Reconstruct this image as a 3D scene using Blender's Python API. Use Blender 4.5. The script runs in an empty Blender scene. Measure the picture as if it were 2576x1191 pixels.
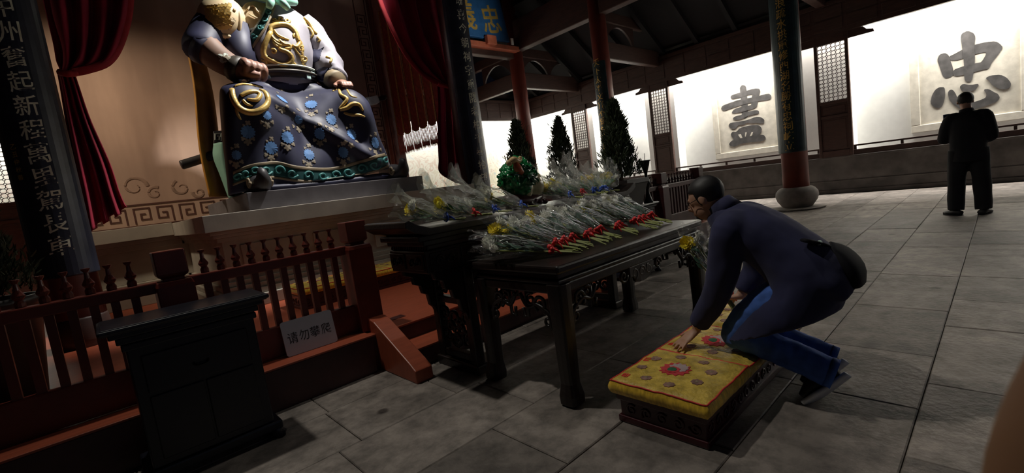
import bpy, bmesh, math, random
from mathutils import Vector, Matrix, Euler, noise
from mathutils.bvhtree import BVHTree
random.seed(7)
SC = bpy.context.scene
COL = SC.collection
PI = math.pi
V = Vector

# ------------------------------------------------------------------ camera, world, lights, exposure
FPX, YAW, PITCH, ROLL, CAMH = 1151.0, 0.7368, -0.1095, -0.1348, 1.3
_f = V((math.sin(YAW)*math.cos(PITCH), math.cos(YAW)*math.cos(PITCH), math.sin(PITCH)))
_r0 = V((math.cos(YAW), -math.sin(YAW), 0)); _u0 = _r0.cross(_f)
_r = _r0*math.cos(ROLL) + _u0*math.sin(ROLL); _u = _u0*math.cos(ROLL) - _r0*math.sin(ROLL)
EYE = V((0, 0, CAMH))
cam = bpy.data.cameras.new('camera'); cam.sensor_width = 36; cam.lens = 36*FPX/2576
cam.clip_start = 0.01; cam.clip_end = 100
cam.dof.use_dof = True; cam.dof.focus_distance = 4.5; cam.dof.aperture_fstop = 20
camo = bpy.data.objects.new('camera', cam); COL.objects.link(camo)
camo.matrix_world = Matrix(((_r.x, _u.x, -_f.x, 0), (_r.y, _u.y, -_f.y, 0), (_r.z, _u.z, -_f.z, CAMH), (0, 0, 0, 1)))
SC.camera = camo
W = bpy.data.worlds.new('world'); SC.world = W; W.use_nodes = True
W.node_tree.nodes['Background'].inputs[0].default_value = (0.02, 0.025, 0.05, 1)
W.node_tree.nodes['Background'].inputs[1].default_value = 0.05
SC.view_settings.view_transform = 'Standard'; SC.view_settings.look = 'None'
SC.view_settings.gamma = 1; SC.view_settings.use_curve_mapping = False
SC.view_settings.exposure = 0.0

def light(name, kind, loc, target, energy, color, size=0.3, sy=None, spot=None, blend=0.6):
    l = bpy.data.lights.new(name, kind); l.energy = energy; l.color = color
    if kind == 'AREA':
        l.size = size
        if sy: l.shape = 'RECTANGLE'; l.size_y = sy
    else:
        l.shadow_soft_size = size
    if kind == 'SPOT':
        l.spot_size = math.radians(spot); l.spot_blend = blend
    o = bpy.data.objects.new(name, l); COL.objects.link(o); o.location = loc
    d = V(target)-V(loc)
    o.rotation_euler = d.to_track_quat('-Z', 'Y').to_euler()
    if kind == 'AREA' and sy and abs(d.z) > abs(d.x)+abs(d.y):   # strip: long side at right angles to its lean
        x = V((0, 1, 0)) if abs(d.x) > abs(d.y) else V((1, 0, 0)); z = -d.normalized(); y = z.cross(x)
        o.rotation_euler = Matrix((x, y, z)).transposed().to_euler()
    return o
WHITE = (1, .97, .90)
# strip lamps hidden above the header of the lit gallery, shining down its painted walls
light('gallery_lamp', 'AREA', (14.40, 4.5, 4.55), (14.66, 4.5, 0), 1900, WHITE, 19, .35)
light('gallery_lamp', 'AREA', (5.5, 14.0, 4.55), (5.5, 14.26, 0), 800, WHITE, 19, .35)
# spotlight of the statue, hall lamps above the altar, lamp in the niche
light('statue_spot', 'SPOT', (4.3, 5.7, 7.2), (2.55, 7.0, 3.3), 2300, (1, .97, .92), .08, spot=42)
light('hall_lamp', 'SPOT', (.3, 4.2, 6.6), (2.7, 1.9, 0), 430, (1, .95, .84), .10, spot=84, blend=1)
light('hall_lamp', 'SPOT', (3.2, 2.6, 6.8), (2.9, 1.2, 0), 130, (1, .95, .86), .14, spot=84, blend=1)
light('niche_lamp', 'SPOT', (-1.3, 7.1, 5.2), (1.5, 8.9, 1.9), 480, (1, .82, .60), .12, spot=66, blend=1)
light('plaque_spot', 'SPOT', (9.0, 7.8, 5.0), (9.1, 10.5, 6.3), 90, (1, .95, .85), .08, spot=50, blend=1)
# dusk light from the open front doors behind the camera
light('door_daylight', 'AREA', (3.5, -5.9, 2.2), (3.5, 3, 1.0), 11, (.62, .72, 1), 8, 3.6)

# ------------------------------------------------------------------ helpers
def ray(x, y): return _f + _r*((x-1288)/FPX) - _u*((y-595.5)/FPX)
def at(x, y, Y): d = ray(x, y); return EYE + d*(Y/d.y)        # point of the plane y = Y seen at a pixel
def atx(x, y, X): d = ray(x, y); return EYE + d*(X/d.x)
def atz(x, y, z): d = ray(x, y); return EYE + d*((z-CAMH)/d.z)
WLOC = {}
def tag(o, label, cat, group=None, kind=None):
    if label: o['label'] = label
    if cat: o['category'] = cat
    if group: o['group'] = group
    if kind: o['kind'] = kind
    return o
def thing(name, label, cat, loc=(0, 0, 0), group=None, kind=None):
    o = bpy.data.objects.new(name, None); COL.objects.link(o); o.location = loc
    o.empty_display_size = .1
    WLOC[o] = V(loc)
    return tag(o, label, cat, group, kind)

def frame(d, side=None):
    d = d.normalized()
    s = V(side) if side is not None else (V((0, 0, 1)) if abs(d.z) < .9 else V((1, 0, 0)))
    a = (s - d*s.dot(d))
    if a.length < 1e-5: a = d.orthogonal()
    a.normalize(); return a, d.cross(a)

class MB:
    def __init__(s): s.v = []; s.f = []
    def add(s, vs, fs):
        n = len(s.v); s.v += [V(p) for p in vs]; s.f += [tuple(i+n for i in f) for f in fs]; return s
    def box(s, a, b, ch=0):
        (x0, y0, z0), (x1, y1, z1) = a, b
        return s.add([(x0,y0,z0),(x1,y0,z0),(x1,y1,z0),(x0,y1,z0),(x0,y0,z1),(x1,y0,z1),(x1,y1,z1),(x0,y1,z1)],
                     [(0,3,2,1),(4,5,6,7),(0,1,5,4),(1,2,6,5),(2,3,7,6),(3,0,4,7)])
    def obox(s, c, size, R=None):
        R = R or Matrix.Identity(3); hx, hy, hz = [q/2 for q in size]
        p = [V(c)+R @ V((sx*hx, sy*hy, sz*hz)) for sz in (-1, 1) for sx, sy in ((-1,-1),(1,-1),(1,1),(-1,1))]
        return s.add(p, [(0,3,2,1),(4,5,6,7),(0,1,5,4),(1,2,6,5),(2,3,7,6),(3,0,4,7)])
    def loft(s, pts, rx, ry=None, side=None, seg=10, caps=True, dirs=None, power=1):
        n = len(pts); pts = [V(p) for p in pts]
        rx = list(rx) if hasattr(rx, '__len__') else [rx]*n
        ry = rx if ry is None else (list(ry) if hasattr(ry, '__len__') else [ry]*n)
        vs = []; fs = []; pa = None
        for i, p in enumerate(pts):
            d = V(dirs[i]) if dirs else (pts[min(i+1, n-1)] - pts[max(i-1, 0)])
            a, b = frame(d, side if side is not None else pa)
            pa = a if side is None else None
            for k in range(seg):
                t = 2*PI*k/seg; c, q = math.cos(t), math.sin(t)
                if power != 1: c = math.copysign(abs(c)**power, c); q = math.copysign(abs(q)**power, q)
                vs.append(p + a*(c*rx[i]) + b*(q*ry[i]))
        for i in range(n-1):
            for k in range(seg):
                k2 = (k+1) % seg
                fs.append((i*seg+k, i*seg+k2, (i+1)*seg+k2, (i+1)*seg+k))
        if caps:
            fs.append(tuple(range(seg))[::-1]); fs.append(tuple((n-1)*seg+k for k in range(seg)))
        return s.add(vs, fs)
    def lathe(s, prof, c, seg=16, M=None):
        vs = []; fs = []; n = len(prof)
        for r, z in prof:
            for k in range(seg):
                t = 2*PI*k/seg; p = V((r*math.cos(t), r*math.sin(t), z))
                vs.append((M @ p if M else p) + V(c))
        for i in range(n-1):
            for k in range(seg):
                k2 = (k+1) % seg; fs.append((i*seg+k, i*seg+k2, (i+1)*seg+k2, (i+1)*seg+k))
        fs.append(tuple(range(seg))[::-1]); fs.append(tuple((n-1)*seg+k for k in range(seg)))
        return s.add(vs, fs)
    def sqlathe(s, prof, c):
        return s.lathe([(r*1.41421, z) for r, z in prof], c, 4, Matrix.Rotation(PI/4, 3, 'Z'))
    def prism(s, poly, o, u, v, n, t):
        # flat outline (list of 2d points) in the plane o + a*u + b*v, thickness t along n
        o, u, v, n = V(o), V(u), V(v), V(n); k = len(poly)
        area = sum(poly[i][0]*poly[(i+1) % k][1]-poly[(i+1) % k][0]*poly[i][1] for i in range(k))
        if (area > 0) != (u.cross(v).dot(n) > 0): poly = poly[::-1]
        a = [o+u*p[0]+v*p[1] for p in poly]; b = [p+n*t for p in a]
        return s.add(a+b, [tuple(range(k))[::-1], tuple(range(k, 2*k))]+[(i, (i+1) % k, k+(i+1) % k, k+i) for i in range(k)])
    def grid(s, fn, nu, nv, wrap=False):
        vs = [fn(i/(nu if wrap else nu-1), j/(nv-1)) for j in range(nv) for i in range(nu)]; fs = []
        for j in range(nv-1):
            for i in range(nu if wrap else nu-1):
                i2 = (i+1) % nu; fs.append((j*nu+i, j*nu+i2, (j+1)*nu+i2, (j+1)*nu+i))
        return s.add(vs, fs)
    def ball(s, c, r, seg=10, rings=7, R=None, amp=0, fr=6, seed=0):
        c = V(c); r = V(r) if hasattr(r, '__len__') else V((r, r, r))
        vs = []; fs = []
        for j in range(rings+1):
            for k in range(seg):
                th = PI*min(max(j/rings, .012), .988); t = 2*PI*k/seg
                p = V((math.sin(th)*math.cos(t), math.sin(th)*math.sin(t), math.cos(th)))
                m = 1+(amp*noise.noise(p*fr+V((seed, 0, 0))) if amp else 0)
                q = V((p.x*r.x, p.y*r.y, p.z*r.z))*m
                vs.append(c+(R @ q if R else q))
        for j in range(rings):
            for k in range(seg):
                k2 = (k+1) % seg; fs.append((j*seg+k, (j+1)*seg+k, (j+1)*seg+k2, j*seg+k2))
        fs.append(tuple(range(seg))); fs.append(tuple(rings*seg+k for k in range(seg))[::-1])
        return s.add(vs, fs)
    def map(s, fn): s.v = [V(fn(p)) for p in s.v]; return s
    def bvh(s): return BVHTree.FromPolygons(s.v, s.f)
    def mesh(s, name, m, off=V((0, 0, 0)), smooth=False):
        me = bpy.data.meshes.new(name); me.from_pydata([p-off for p in s.v], [], s.f); me.update()
        if smooth: me.polygons.foreach_set('use_smooth', [True]*len(me.polygons))
        if m: me.materials.append(m)
        return me
    def build(s, name, m, parent=None, smooth=False, bevel=0, solid=0, sub=0, kind=None, loc=None):
        off = WLOC[parent] if parent else (V(loc) if loc is not None else V((0, 0, 0)))
        o = bpy.data.objects.new(name, s.mesh(name, m, off, smooth)); COL.objects.link(o)
        if parent: o.parent = parent
        elif loc is not None: o.location = loc
        WLOC[o] = off
        if solid: md = o.modifiers.new('solid', 'SOLIDIFY'); md.thickness = solid; md.offset = 0
        if sub: md = o.modifiers.new('sub', 'SUBSURF'); md.levels = md.render_levels = sub
        if bevel:
            md = o.modifiers.new('bevel', 'BEVEL'); md.width = bevel; md.segments = 2; md.limit_method = 'ANGLE'
            md.harden_normals = False
        if kind: o['kind'] = kind
        return o
    def fused(s, name, m, parent, voxel=.01, smooth_it=4, disp=None):
        """join overlapping volumes into one continuous skin"""
        me = s.mesh(name, None); o = bpy.data.objects.new('tmp', me); COL.objects.link(o)
        md = o.modifiers.new('r', 'REMESH'); md.mode = 'VOXEL'; md.voxel_size = voxel; md.use_smooth_shade = True
        if smooth_it: sm = o.modifiers.new('s', 'SMOOTH'); sm.iterations = smooth_it; sm.factor = .5
        dg = bpy.context.evaluated_depsgraph_get(); dg.update()
        nm = bpy.data.meshes.new_from_object(o.evaluated_get(dg)); bpy.data.objects.remove(o); bpy.data.meshes.remove(me)
        mb = MB(); mb.v = [v.co.copy() for v in nm.vertices]; mb.f = [tuple(p.vertices) for p in nm.polygons]
        if disp: 
            ns = [v.normal.copy() for v in nm.vertices]; mb.v = [p+n*disp(p) for p, n in zip(mb.v, ns)]
        bpy.data.meshes.remove(nm)
        ob = mb.build(name, m, parent, smooth=True); ob['fused'] = 1; del ob['fused']
        return ob, mb

def cr(P, t):
    n = len(P)-1; x = min(max(t, 0), 1)*n; i = min(int(x), n-1); f = x-i
    p0, p1, p2, p3 = P[max(i-1, 0)], P[i], P[i+1], P[min(i+2, n)]
    if i == 0: p0 = p1+(p1-p2)
    if i == n-1: p3 = p2+(p2-p1)
    return ((p1*2)+(p2-p0)*f+(p0*2-p1*5+p2*4-p3)*f*f+(p1*3-p0-p2*3+p3)*f*f*f)*.5
def curve(P, n): P = [V(p) for p in P]; return [cr(P, i/(n-1)) for i in range(n)]
def curve1(P, n): return [c.x for c in curve([(p, 0, 0) for p in P], n)]

def mat(name, c, rough=.6, metal=0, var=.18, scale=6, bump=0, bscale=40, spec=.5, c2=None, rnd=0, coat=0, sheen=0, stretch=None, emit=0):
    m = bpy.data.materials.new(name); m.use_nodes = True; nt = m.node_tree; N = nt.nodes; L = nt.links
    b = N['Principled BSDF']
    b.inputs['Roughness'].default_value = rough; b.inputs['Metallic'].default_value = metal
    b.inputs['Specular IOR Level'].default_value = spec; b.inputs['Coat Weight'].default_value = coat
    b.inputs['Sheen Weight'].default_value = sheen
    tc = N.new('ShaderNodeTexCoord'); mp = N.new('ShaderNodeMapping'); L.new(tc.outputs['Object'], mp.inputs[0])
    if stretch: mp.inputs['Scale'].default_value = stretch
    nz = N.new('ShaderNodeTexNoise'); nz.inputs['Scale'].default_value = scale; nz.inputs['Detail'].default_value = 5
    L.new(mp.outputs[0], nz.inputs['Vector'])
    rp = N.new('ShaderNodeValToRGB'); e = rp.color_ramp.elements
    a = [max(0, q*(1-var)) for q in c]; d = list(c2) if c2 else [min(1, q*(1+var)) for q in c]
    e[0].position = .32; e[0].color = (*a, 1); e[1].position = .68; e[1].color = (*d, 1)
    L.new(nz.outputs[0], rp.inputs[0]); out = rp.outputs[0]
    if rnd:
        oi = N.new('ShaderNodeObjectInfo'); mr = N.new('ShaderNodeMapRange')
        mr.inputs[3].default_value = 1-rnd; mr.inputs[4].default_value = 1+rnd
        L.new(oi.outputs['Random'], mr.inputs[0]); mx = N.new('ShaderNodeMix'); mx.data_type = 'RGBA'; mx.blend_type = 'MULTIPLY'
        mx.inputs[0].default_value = 1; L.new(out, mx.inputs[6]); L.new(mr.outputs[0], mx.inputs[7]); out = mx.outputs[2]
    L.new(out, b.inputs['Base Color'])
    if bump:
        n2 = N.new('ShaderNodeTexNoise'); n2.inputs['Scale'].default_value = bscale; n2.inputs['Detail'].default_value = 4
        L.new(mp.outputs[0], n2.inputs['Vector']); bp = N.new('ShaderNodeBump'); bp.inputs['Strength'].default_value = bump
        bp.inputs['Distance'].default_value = .02; L.new(n2.outputs[0], bp.inputs['Height']); L.new(bp.outputs[0], b.inputs['Normal'])
    return m

def stone_floor_mat():
    m = mat('floor_stone', (.235, .208, .19), .55, var=.3, scale=2.2, bump=.25, bscale=30, rnd=.34, spec=.4)
    nt = m.node_tree; N = nt.nodes; L = nt.links; b = N['Principled BSDF']
    src = b.inputs['Base Color'].links[0].from_socket
    g = N.new('ShaderNodeNewGeometry')
    vo = N.new('ShaderNodeTexVoronoi'); vo.inputs['Scale'].default_value = 2.3; L.new(g.outputs['Position'], vo.inputs['Vector'])
    r1 = N.new('ShaderNodeValToRGB'); e = r1.color_ramp.elements; e[0].position = .06; e[0].color = (.28, .26, .26, 1); e[1].position = .11; e[1].color = (1, 1, 1, 1)
    L.new(vo.outputs['Distance'], r1.inputs[0])
    v2 = N.new('ShaderNodeTexNoise'); v2.inputs['Scale'].default_value = 7; v2.inputs['Detail'].default_value = 8; v2.inputs['Roughness'].default_value = .7
    L.new(g.outputs['Position'], v2.inputs['Vector'])
    r2 = N.new('ShaderNodeValToRGB'); e = r2.color_ramp.elements; e[0].position = .36; e[0].color = (.55, .54, .53, 1); e[1].position = .6; e[1].color = (1.1, 1.08, 1.05, 1)
    L.new(v2.outputs[0], r2.inputs[0])
    for rr in (r1, r2):
        mx = N.new('ShaderNodeMix'); mx.data_type = 'RGBA'; mx.blend_type = 'MULTIPLY'; mx.inputs[0].default_value = 1
        L.new(src, mx.inputs[6]); L.new(rr.outputs[0], mx.inputs[7]); src = mx.outputs[2]
    L.new(src, b.inputs['Base Color'])
    return m

def film_mat(name, tint, gloss=.10, milk=.0):
    m = bpy.data.materials.new(name); m.use_nodes = True; nt = m.node_tree; N = nt.nodes; L = nt.links
    N.remove(N['Principled BSDF']); out = N['Material Output']
    tr = N.new('ShaderNodeBsdfTransparent'); tr.inputs[0].default_value = (*tint, 1)
    gl = N.new('ShaderNodeBsdfGlossy'); gl.inputs['Roughness'].default_value = .12
    df = N.new('ShaderNodeBsdfDiffuse'); df.inputs[0].default_value = (.8, .82, .78, 1)
    tc = N.new('ShaderNodeTexCoord'); nz = N.new('ShaderNodeTexNoise'); nz.inputs['Scale'].default_value = 40; nz.inputs['Detail'].default_value = 3
    L.new(tc.outputs['Object'], nz.inputs['Vector'])
    bp = N.new('ShaderNodeBump'); bp.inputs['Strength'].default_value = 1; bp.inputs['Distance'].default_value = .03
    L.new(nz.outputs[0], bp.inputs['Height']); L.new(bp.outputs[0], gl.inputs['Normal'])
    m1 = N.new('ShaderNodeMixShader'); m1.inputs[0].default_value = gloss; L.new(tr.outputs[0], m1.inputs[1]); L.new(gl.outputs[0], m1.inputs[2])
    m2 = N.new('ShaderNodeMixShader'); m2.inputs[0].default_value = milk; L.new(m1.outputs[0], m2.inputs[1]); L.new(df.outputs[0], m2.inputs[2])
    L.new(m2.outputs[0], out.inputs[0]); return m

M = {}
def mk(k, *a, **kw): M[k] = mat(k, *a, **kw); return M[k]
M['floor_stone'] = stone_floor_mat()
mk('floor_bed', (.12, .11, .10), .9)
mk('wall_dark', (.035, .03, .03), .9)
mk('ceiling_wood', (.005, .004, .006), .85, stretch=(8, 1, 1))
mk('drum_stone', (.20, .18, .165), .8, var=.3, scale=5, bump=.08)
mk('dado_stone', (.10, .088, .082), .8, var=.35, scale=3, bump=.08)
mk('white_wall', (.80, .80, .77), .9, var=.03)
mk('brown_wood', (.060, .029, .022), .55, var=.25, scale=4, stretch=(1, 1, 8))
mk('dark_wood', (.045, .022, .018), .5, var=.3, scale=4)
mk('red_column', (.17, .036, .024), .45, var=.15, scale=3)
mk('board_green', (.018, .04, .045), .35, var=.3)
mk('board_black', (.022, .025, .04), .35, var=.3)
mk('gold', (.72, .48, .12), .35, metal=.35, var=.2, bump=.15)
mk('pale_gold', (.85, .83, .64), .5, var=.25)
mk('plaque_blue', (.03, .13, .33), .5, var=.15)
mk('brick_red', (.45, .12, .06), .6)
mk('lamp_white', (.8, .8, .78), .5)
mk('deck_red', (.34, .075, .035), .42, var=.12, scale=5, stretch=(1, 8, 1))
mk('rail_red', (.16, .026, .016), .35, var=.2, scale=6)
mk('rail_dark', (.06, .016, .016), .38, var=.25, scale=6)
mk('black_lacquer', (.006, .007, .014), .35, var=.3)
mk('black_wood', (.014, .009, .008), .32, var=.35, scale=7, bump=.1, stretch=(6, 1, 1))
mk('sign_white', (.62, .65, .72), .6, var=.05)
mk('ink', (.03, .03, .03), .7)
mk('ink_grey', (.075, .07, .068), .85, var=.4, scale=5)
mk('panel_stone', (.60, .56, .48), .85, var=.12, scale=7, bump=.05)
mk('pedestal_stone', (.36, .33, .28), .75, var=.15, scale=3, bump=.03)
mk('slab_grey', (.12, .11, .12), .6, var=.15)
mk('scroll_paint', (.26, .165, .12), .9)
mk('fret_brown', (.075, .026, .019), .85)
mk('post_red', (.13, .035, .025), .45, var=.25)
mk('curtain_red', (.27, .007, .030), .9, sheen=.0, var=.25, scale=3)
mk('curtain_edge', (.36, .012, .02), .8)
mk('banner_red', (.22, .022, .012), .7, var=.35, scale=14)
mk('banner_gold', (.32, .13, .03), .5, var=.5, scale=30)
mk('pot_black', (.02, .018, .018), .4)
mk('conifer', (.025, .045, .018), .7, var=.5, c2=(.05, .075, .03))
mk('trunk', (.07, .045, .03), .9)
mk('bronze', (.03, .028, .026), .35, metal=.6)
mk('cabbage_green', (.012, .17, .05), .18, var=.6, scale=12, coat=.6)
mk('cabbage_cream', (.55, .50, .30), .22, var=.2, coat=.6)
mk('carved_amber', (.62, .42, .20), .3); mk('carved_brown', (.38, .09, .04), .3)
mk('rosewood', (.05, .006, .010), .32, coat=.15)
mk('yellow_silk', (.62, .42, .05), .42, var=.35, scale=16, bump=.5, bscale=55, c2=(.78, .55, .09), sheen=.1)
mk('yellow_side', (.80, .50, .05), .38, var=.3, scale=22, stretch=(3, 3, .6), sheen=.1)
mk('red_thread', (.65, .03, .03), .6); mk('lotus_red', (.55, .04, .05), .7); mk('lotus_grey', (.42, .32, .32), .7)
mk('lotus_green', (.02, .12, .05), .7); mk('medal_mauve', (.26, .14, .11), .75, var=.4, scale=40)
mk('skin', (.50, .28, .19), .55, var=.08); mk('skin_shaded', (.30, .15, .075), .6, var=.08); mk('hair', (.012, .011, .012), .55)  # the finger's skin is darkened in colour to stand for shade at the lens
mk('coat_navy', (.020, .022, .075), .9, var=.2, sheen=.1); mk('jeans_blue', (.06, .15, .52), .85, var=.2, scale=20)
mk('shoe_black', (.02, .02, .022), .5); mk('sole_white', (.72, .74, .78), .6); mk('bag_black', (.008, .008, .012), .8, spec=.2)
mk('suit_black', (.010, .010, .014), .9); mk('phone_blue', (.03, .06, .14), .3)
mk('petal_white', (.90, .91, .80), .7); mk('petal_yellow', (.92, .72, .04), .65, var=.2); mk('leaf', (.06, .16, .07), .5, var=.5, scale=18)
mk('leaf_dark', (.035, .085, .055), .5, var=.4); mk('stem', (.24, .27, .07), .6); mk('ribbon_red', (.70, .02, .02), .5); mk('ribbon_blue', (.05, .13, .60), .4)
mk('film_crease', (.86, .88, .90), .16, metal=.5, var=.05)
M['film'] = film_mat('cellophane', (.985, .99, .985), .13, .006); M['film_frost'] = film_mat('frosted_cellophane', (.96, .97, .95), .13, .15)
# statue paints
mk('robe_navy', (.022, .023, .055), .55, var=.35, scale=3); mk('robe_grey', (.31, .29, .33), .6, var=.15, scale=4)
mk('statue_gold', (.62, .42, .13), .38, metal=.25, var=.25, scale=9, bump=.2); mk('robe_hem', (.012, .085, .085), .5); mk('hem_scroll', (.045, .21, .20), .5)
mk('medal_blue', (.10, .24, .52), .6, var=.15); mk('medal_tan', (.30, .25, .18), .6, var=.3); mk('trim_tan', (.26, .20, .12), .6)
mk('armour_buff', (.58, .45, .27), .6, var=.12); mk('statue_skin', (.34, .17, .12), .5); mk('sleeve_brown', (.22, .125, .085), .6)
mk('sash_mint', (.30, .56, .45), .55, var=.1); mk('cloak_ochre', (.50, .23, .03), .6, var=.15); mk('belt_dark', (.055, .045, .035), .5); mk('jade', (.45, .62, .60), .4)
mk('boot_dark', (.035, .032, .035), .5); mk('pale_trim', (.62, .66, .58), .6)

# wall of the niche: plaster with faint painted drapery
def niche_mat():
    m = mat('niche_plaster', (.45, .305, .23), .9, var=.14, scale=.9)
    nt = m.node_tree; N = nt.nodes; L = nt.links; b = N['Principled BSDF']; src = b.inputs['Base Color'].links[0].from_socket
    g = N.new('ShaderNodeNewGeometry'); mp = N.new('ShaderNodeMapping'); mp.inputs['Scale'].default_value = (1.3, 1, .18); L.new(g.outputs['Position'], mp.inputs[0])
    nz = N.new('ShaderNodeTexNoise'); nz.inputs['Scale'].default_value = 1.5; nz.inputs['Detail'].default_value = 4; L.new(mp.outputs[0], nz.inputs['Vector'])
    r = N.new('ShaderNodeValToRGB'); e = r.color_ramp.elements; e[0].position = .4; e[0].color = (.78, .76, .76, 1); e[1].position = .6; e[1].color = (1.05, 1.05, 1.05, 1)
    L.new(nz.outputs[0], r.inputs[0]); mx = N.new('ShaderNodeMix'); mx.data_type = 'RGBA'; mx.blend_type = 'MULTIPLY'; mx.inputs[0].default_value = 1
    L.new(src, mx.inputs[6]); L.new(r.outputs[0], mx.inputs[7]); L.new(mx.outputs[2], b.inputs['Base Color']); return m
M['niche_plaster'] = niche_mat()
def mural_mat():
    m = bpy.data.materials.new('mural_paint'); m.use_nodes = True; nt = m.node_tree; N = nt.nodes; L = nt.links; b = N['Principled BSDF']
    b.inputs['Roughness'].default_value = .9
    g = N.new('ShaderNodeNewGeometry'); nz = N.new('ShaderNodeTexNoise'); nz.inputs['Scale'].default_value = 1.6; nz.inputs['Detail'].default_value = 6; nz.inputs['Distortion'].default_value = 1.5
    L.new(g.outputs['Position'], nz.inputs['Vector'])
    r = N.new('ShaderNodeValToRGB'); cr_ = r.color_ramp; cr_.interpolation = 'CONSTANT'
    cols = [(0, (.42, .52, .50)), (.36, (.70, .66, .50)), (.43, (.80, .78, .66)), (.50, (.62, .44, .32)), (.53, (.78, .76, .64)), (.6, (.50, .62, .62)), (.66, (.80, .78, .68))]
    for i, (p, c) in enumerate(cols):
        e = cr_.elements[0] if i == 0 else cr_.elements.new(p)
        e.position = p; e.color = (*c, 1)
    L.new(nz.outputs[0], r.inputs[0])
    # overexposure under the gallery lamps painted in: mural colour pales towards the top
    sp = N.new('ShaderNodeSeparateXYZ'); L.new(g.outputs['Position'], sp.inputs[0]); mr = N.new('ShaderNodeMapRange'); mr.inputs[1].default_value = 1.6; mr.inputs[2].default_value = 3.6
    L.new(sp.outputs[2], mr.inputs[0]); mx = N.new('ShaderNodeMix'); mx.data_type = 'RGBA'; L.new(mr.outputs[0], mx.inputs[0]); L.new(r.outputs[0], mx.inputs[6]); mx.inputs[7].default_value = (.8, .8, .74, 1)
    L.new(mx.outputs[2], b.inputs['Base Color']); return m
M['mural'] = mural_mat()

# ---- lettering: one flat outline per character, taken from Blender's own font
_GL = {}
def glyph(ch, off=.012, ext=.012):
    k = (ch, off, ext)
    if k not in _GL:
        cu = bpy.data.curves.new('t', 'FONT'); cu.body = ch; cu.size = 1; cu.offset = off; cu.extrude = ext; cu.resolution_u = 3
        o = bpy.data.objects.new('t', cu); COL.objects.link(o)
        dg = bpy.context.evaluated_depsgraph_get(); dg.update()
        me = bpy.data.meshes.new_from_object(o.evaluated_get(dg))
        vs = [v.co.copy() for v in me.vertices]; fs = [tuple(p.vertices) for p in me.polygons]
        bpy.data.objects.remove(o); bpy.data.curves.remove(cu); bpy.data.meshes.remove(me)
        if vs:
            x0 = min(p.x for p in vs); x1 = max(p.x for p in vs); y0 = min(p.y for p in vs); y1 = max(p.y for p in vs)
            c = V(((x0+x1)/2, (y0+y1)/2, 0)); s = 1/max(x1-x0, y1-y0, .01); vs = [V(((p.x-c.x)*s, (p.y-c.y)*s, p.z)) for p in vs]
        _GL[k] = (vs, fs)
    return _GL[k]
def brush(ch, size, seed=0, off=.006, ext=.012):
    vs, fs = glyph(ch, off, ext); rnd = random.Random(seed*31+ord(ch))
    a = rnd.uniform(-.06, .06); sh = rnd.uniform(.05, .16); sx = rnd.uniform(.85, .98)
    out = []
    for p in vs:
        w = noise.noise(V((p.x*2.2+seed, p.y*2.2, ord(ch) % 17)))*.022
        x = p.x*sx+w; y = p.y+p.x*sh+w*.6
        out.append(V((x*math.cos(a)-y*math.sin(a), x*math.sin(a)+y*math.cos(a), p.z))*size)
    return out, fs

# ------------------------------------------------------------------ the setting
fl = MB().box((-4, -6, -.12), (15.2, 15, -.022)).build('floor', M['floor_bed'], kind='structure')
rs = random.Random(3); stones = 0; rest = MB()
def stone(mb, x0, x1, y0, y1, h):
    g, c = .0022, .005
    x0 += g; x1 -= g; y0 += g; y1 -= g
    return mb.add([(x0,y0,-.022),(x1,y0,-.022),(x1,y1,-.022),(x0,y1,-.022),(x0,y0,h-c),(x1,y0,h-c),(x1,y1,h-c),(x0,y1,h-c),
                   (x0+c,y0+c,h),(x1-c,y0+c,h),(x1-c,y1-c,h),(x0+c,y1-c,h)],
                  [(0,1,5,4),(1,2,6,5),(2,3,7,6),(3,0,4,7),(4,5,9,8),(5,6,10,9),(6,7,11,10),(7,4,8,11),(8,9,10,11)])
for k in range(-10, 25):
    y0 = .30+.546*k; y1 = y0+.546
    x = -3.9+rs.uniform(0, .8)
    while x < 15:
        w = rs.uniform(.62, 1.12); x1 = min(x+w, 15)
        if not (x > -2.2 and x1 < 7.7 and y0 > 3.4):
            h = rs.uniform(-.003, .001)
            seen = (y1 > -1.9 and x1 > .2 and y0 < 3.5 and x < 11.8 and y0 > -.9-.0*x) or (x > 7.5 and x < 13 and y0 >= 3.4 and y0 < 6.5) or (y0 < -.9 and y1 > -1.9 and 2.5 < x < 10)
            if seen and stones < 290:
                stone(MB(), x, x1, y0, y1, h).build('paving_stone', M['floor_stone'], fl); stones += 1
            else: stone(rest, x, x1, y0, y1, h)
        x = x1
rest.build('paving', M['floor_stone'], fl, kind='stuff')

def struct(name, mb, m, **k): return mb.build(name, m, kind='structure', **k)
# dado of the right wall, its moulding, and the back walls of the lit gallery
GX, GB = 14.0, 14.9
d = MB().box((GX, -6, -.02), (15.1, 13.9, .88)); struct('wall_right', d, M['dado_stone'])
t1 = MB().box((GX-.03, -6, 0), (GX, 13.6, .10)).box((GX-.02, -6, .30), (GX, 13.6, .33)).box((GX-.05, -6, .88), (15.0, 13.65, .93)); struct('baseboard_right', t1, M['dado_stone'], bevel=.008)
struct('wall_gallery_right', MB().box((GB, -6, .93), (15.1, 15, 5.2)), M['white_wall'])
d = MB().box((-4, 13.63, -.02), (14, 14.6, .93)); struct('wall_back', d, M['dado_stone'])
struct('wall_gallery_back', MB().box((-4, 14.5, .93), (15.1, 14.7, 5.2)), M['mural'])
struct('wall_left', MB().box((-4.2, -6, 0), (-4, 15, 7.4)), M['wall_dark'])
struct('wall_front', MB().box((-4.2, -6.2, 0), (15.2, -6, 7.4)), M['wall_dark'])
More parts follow.
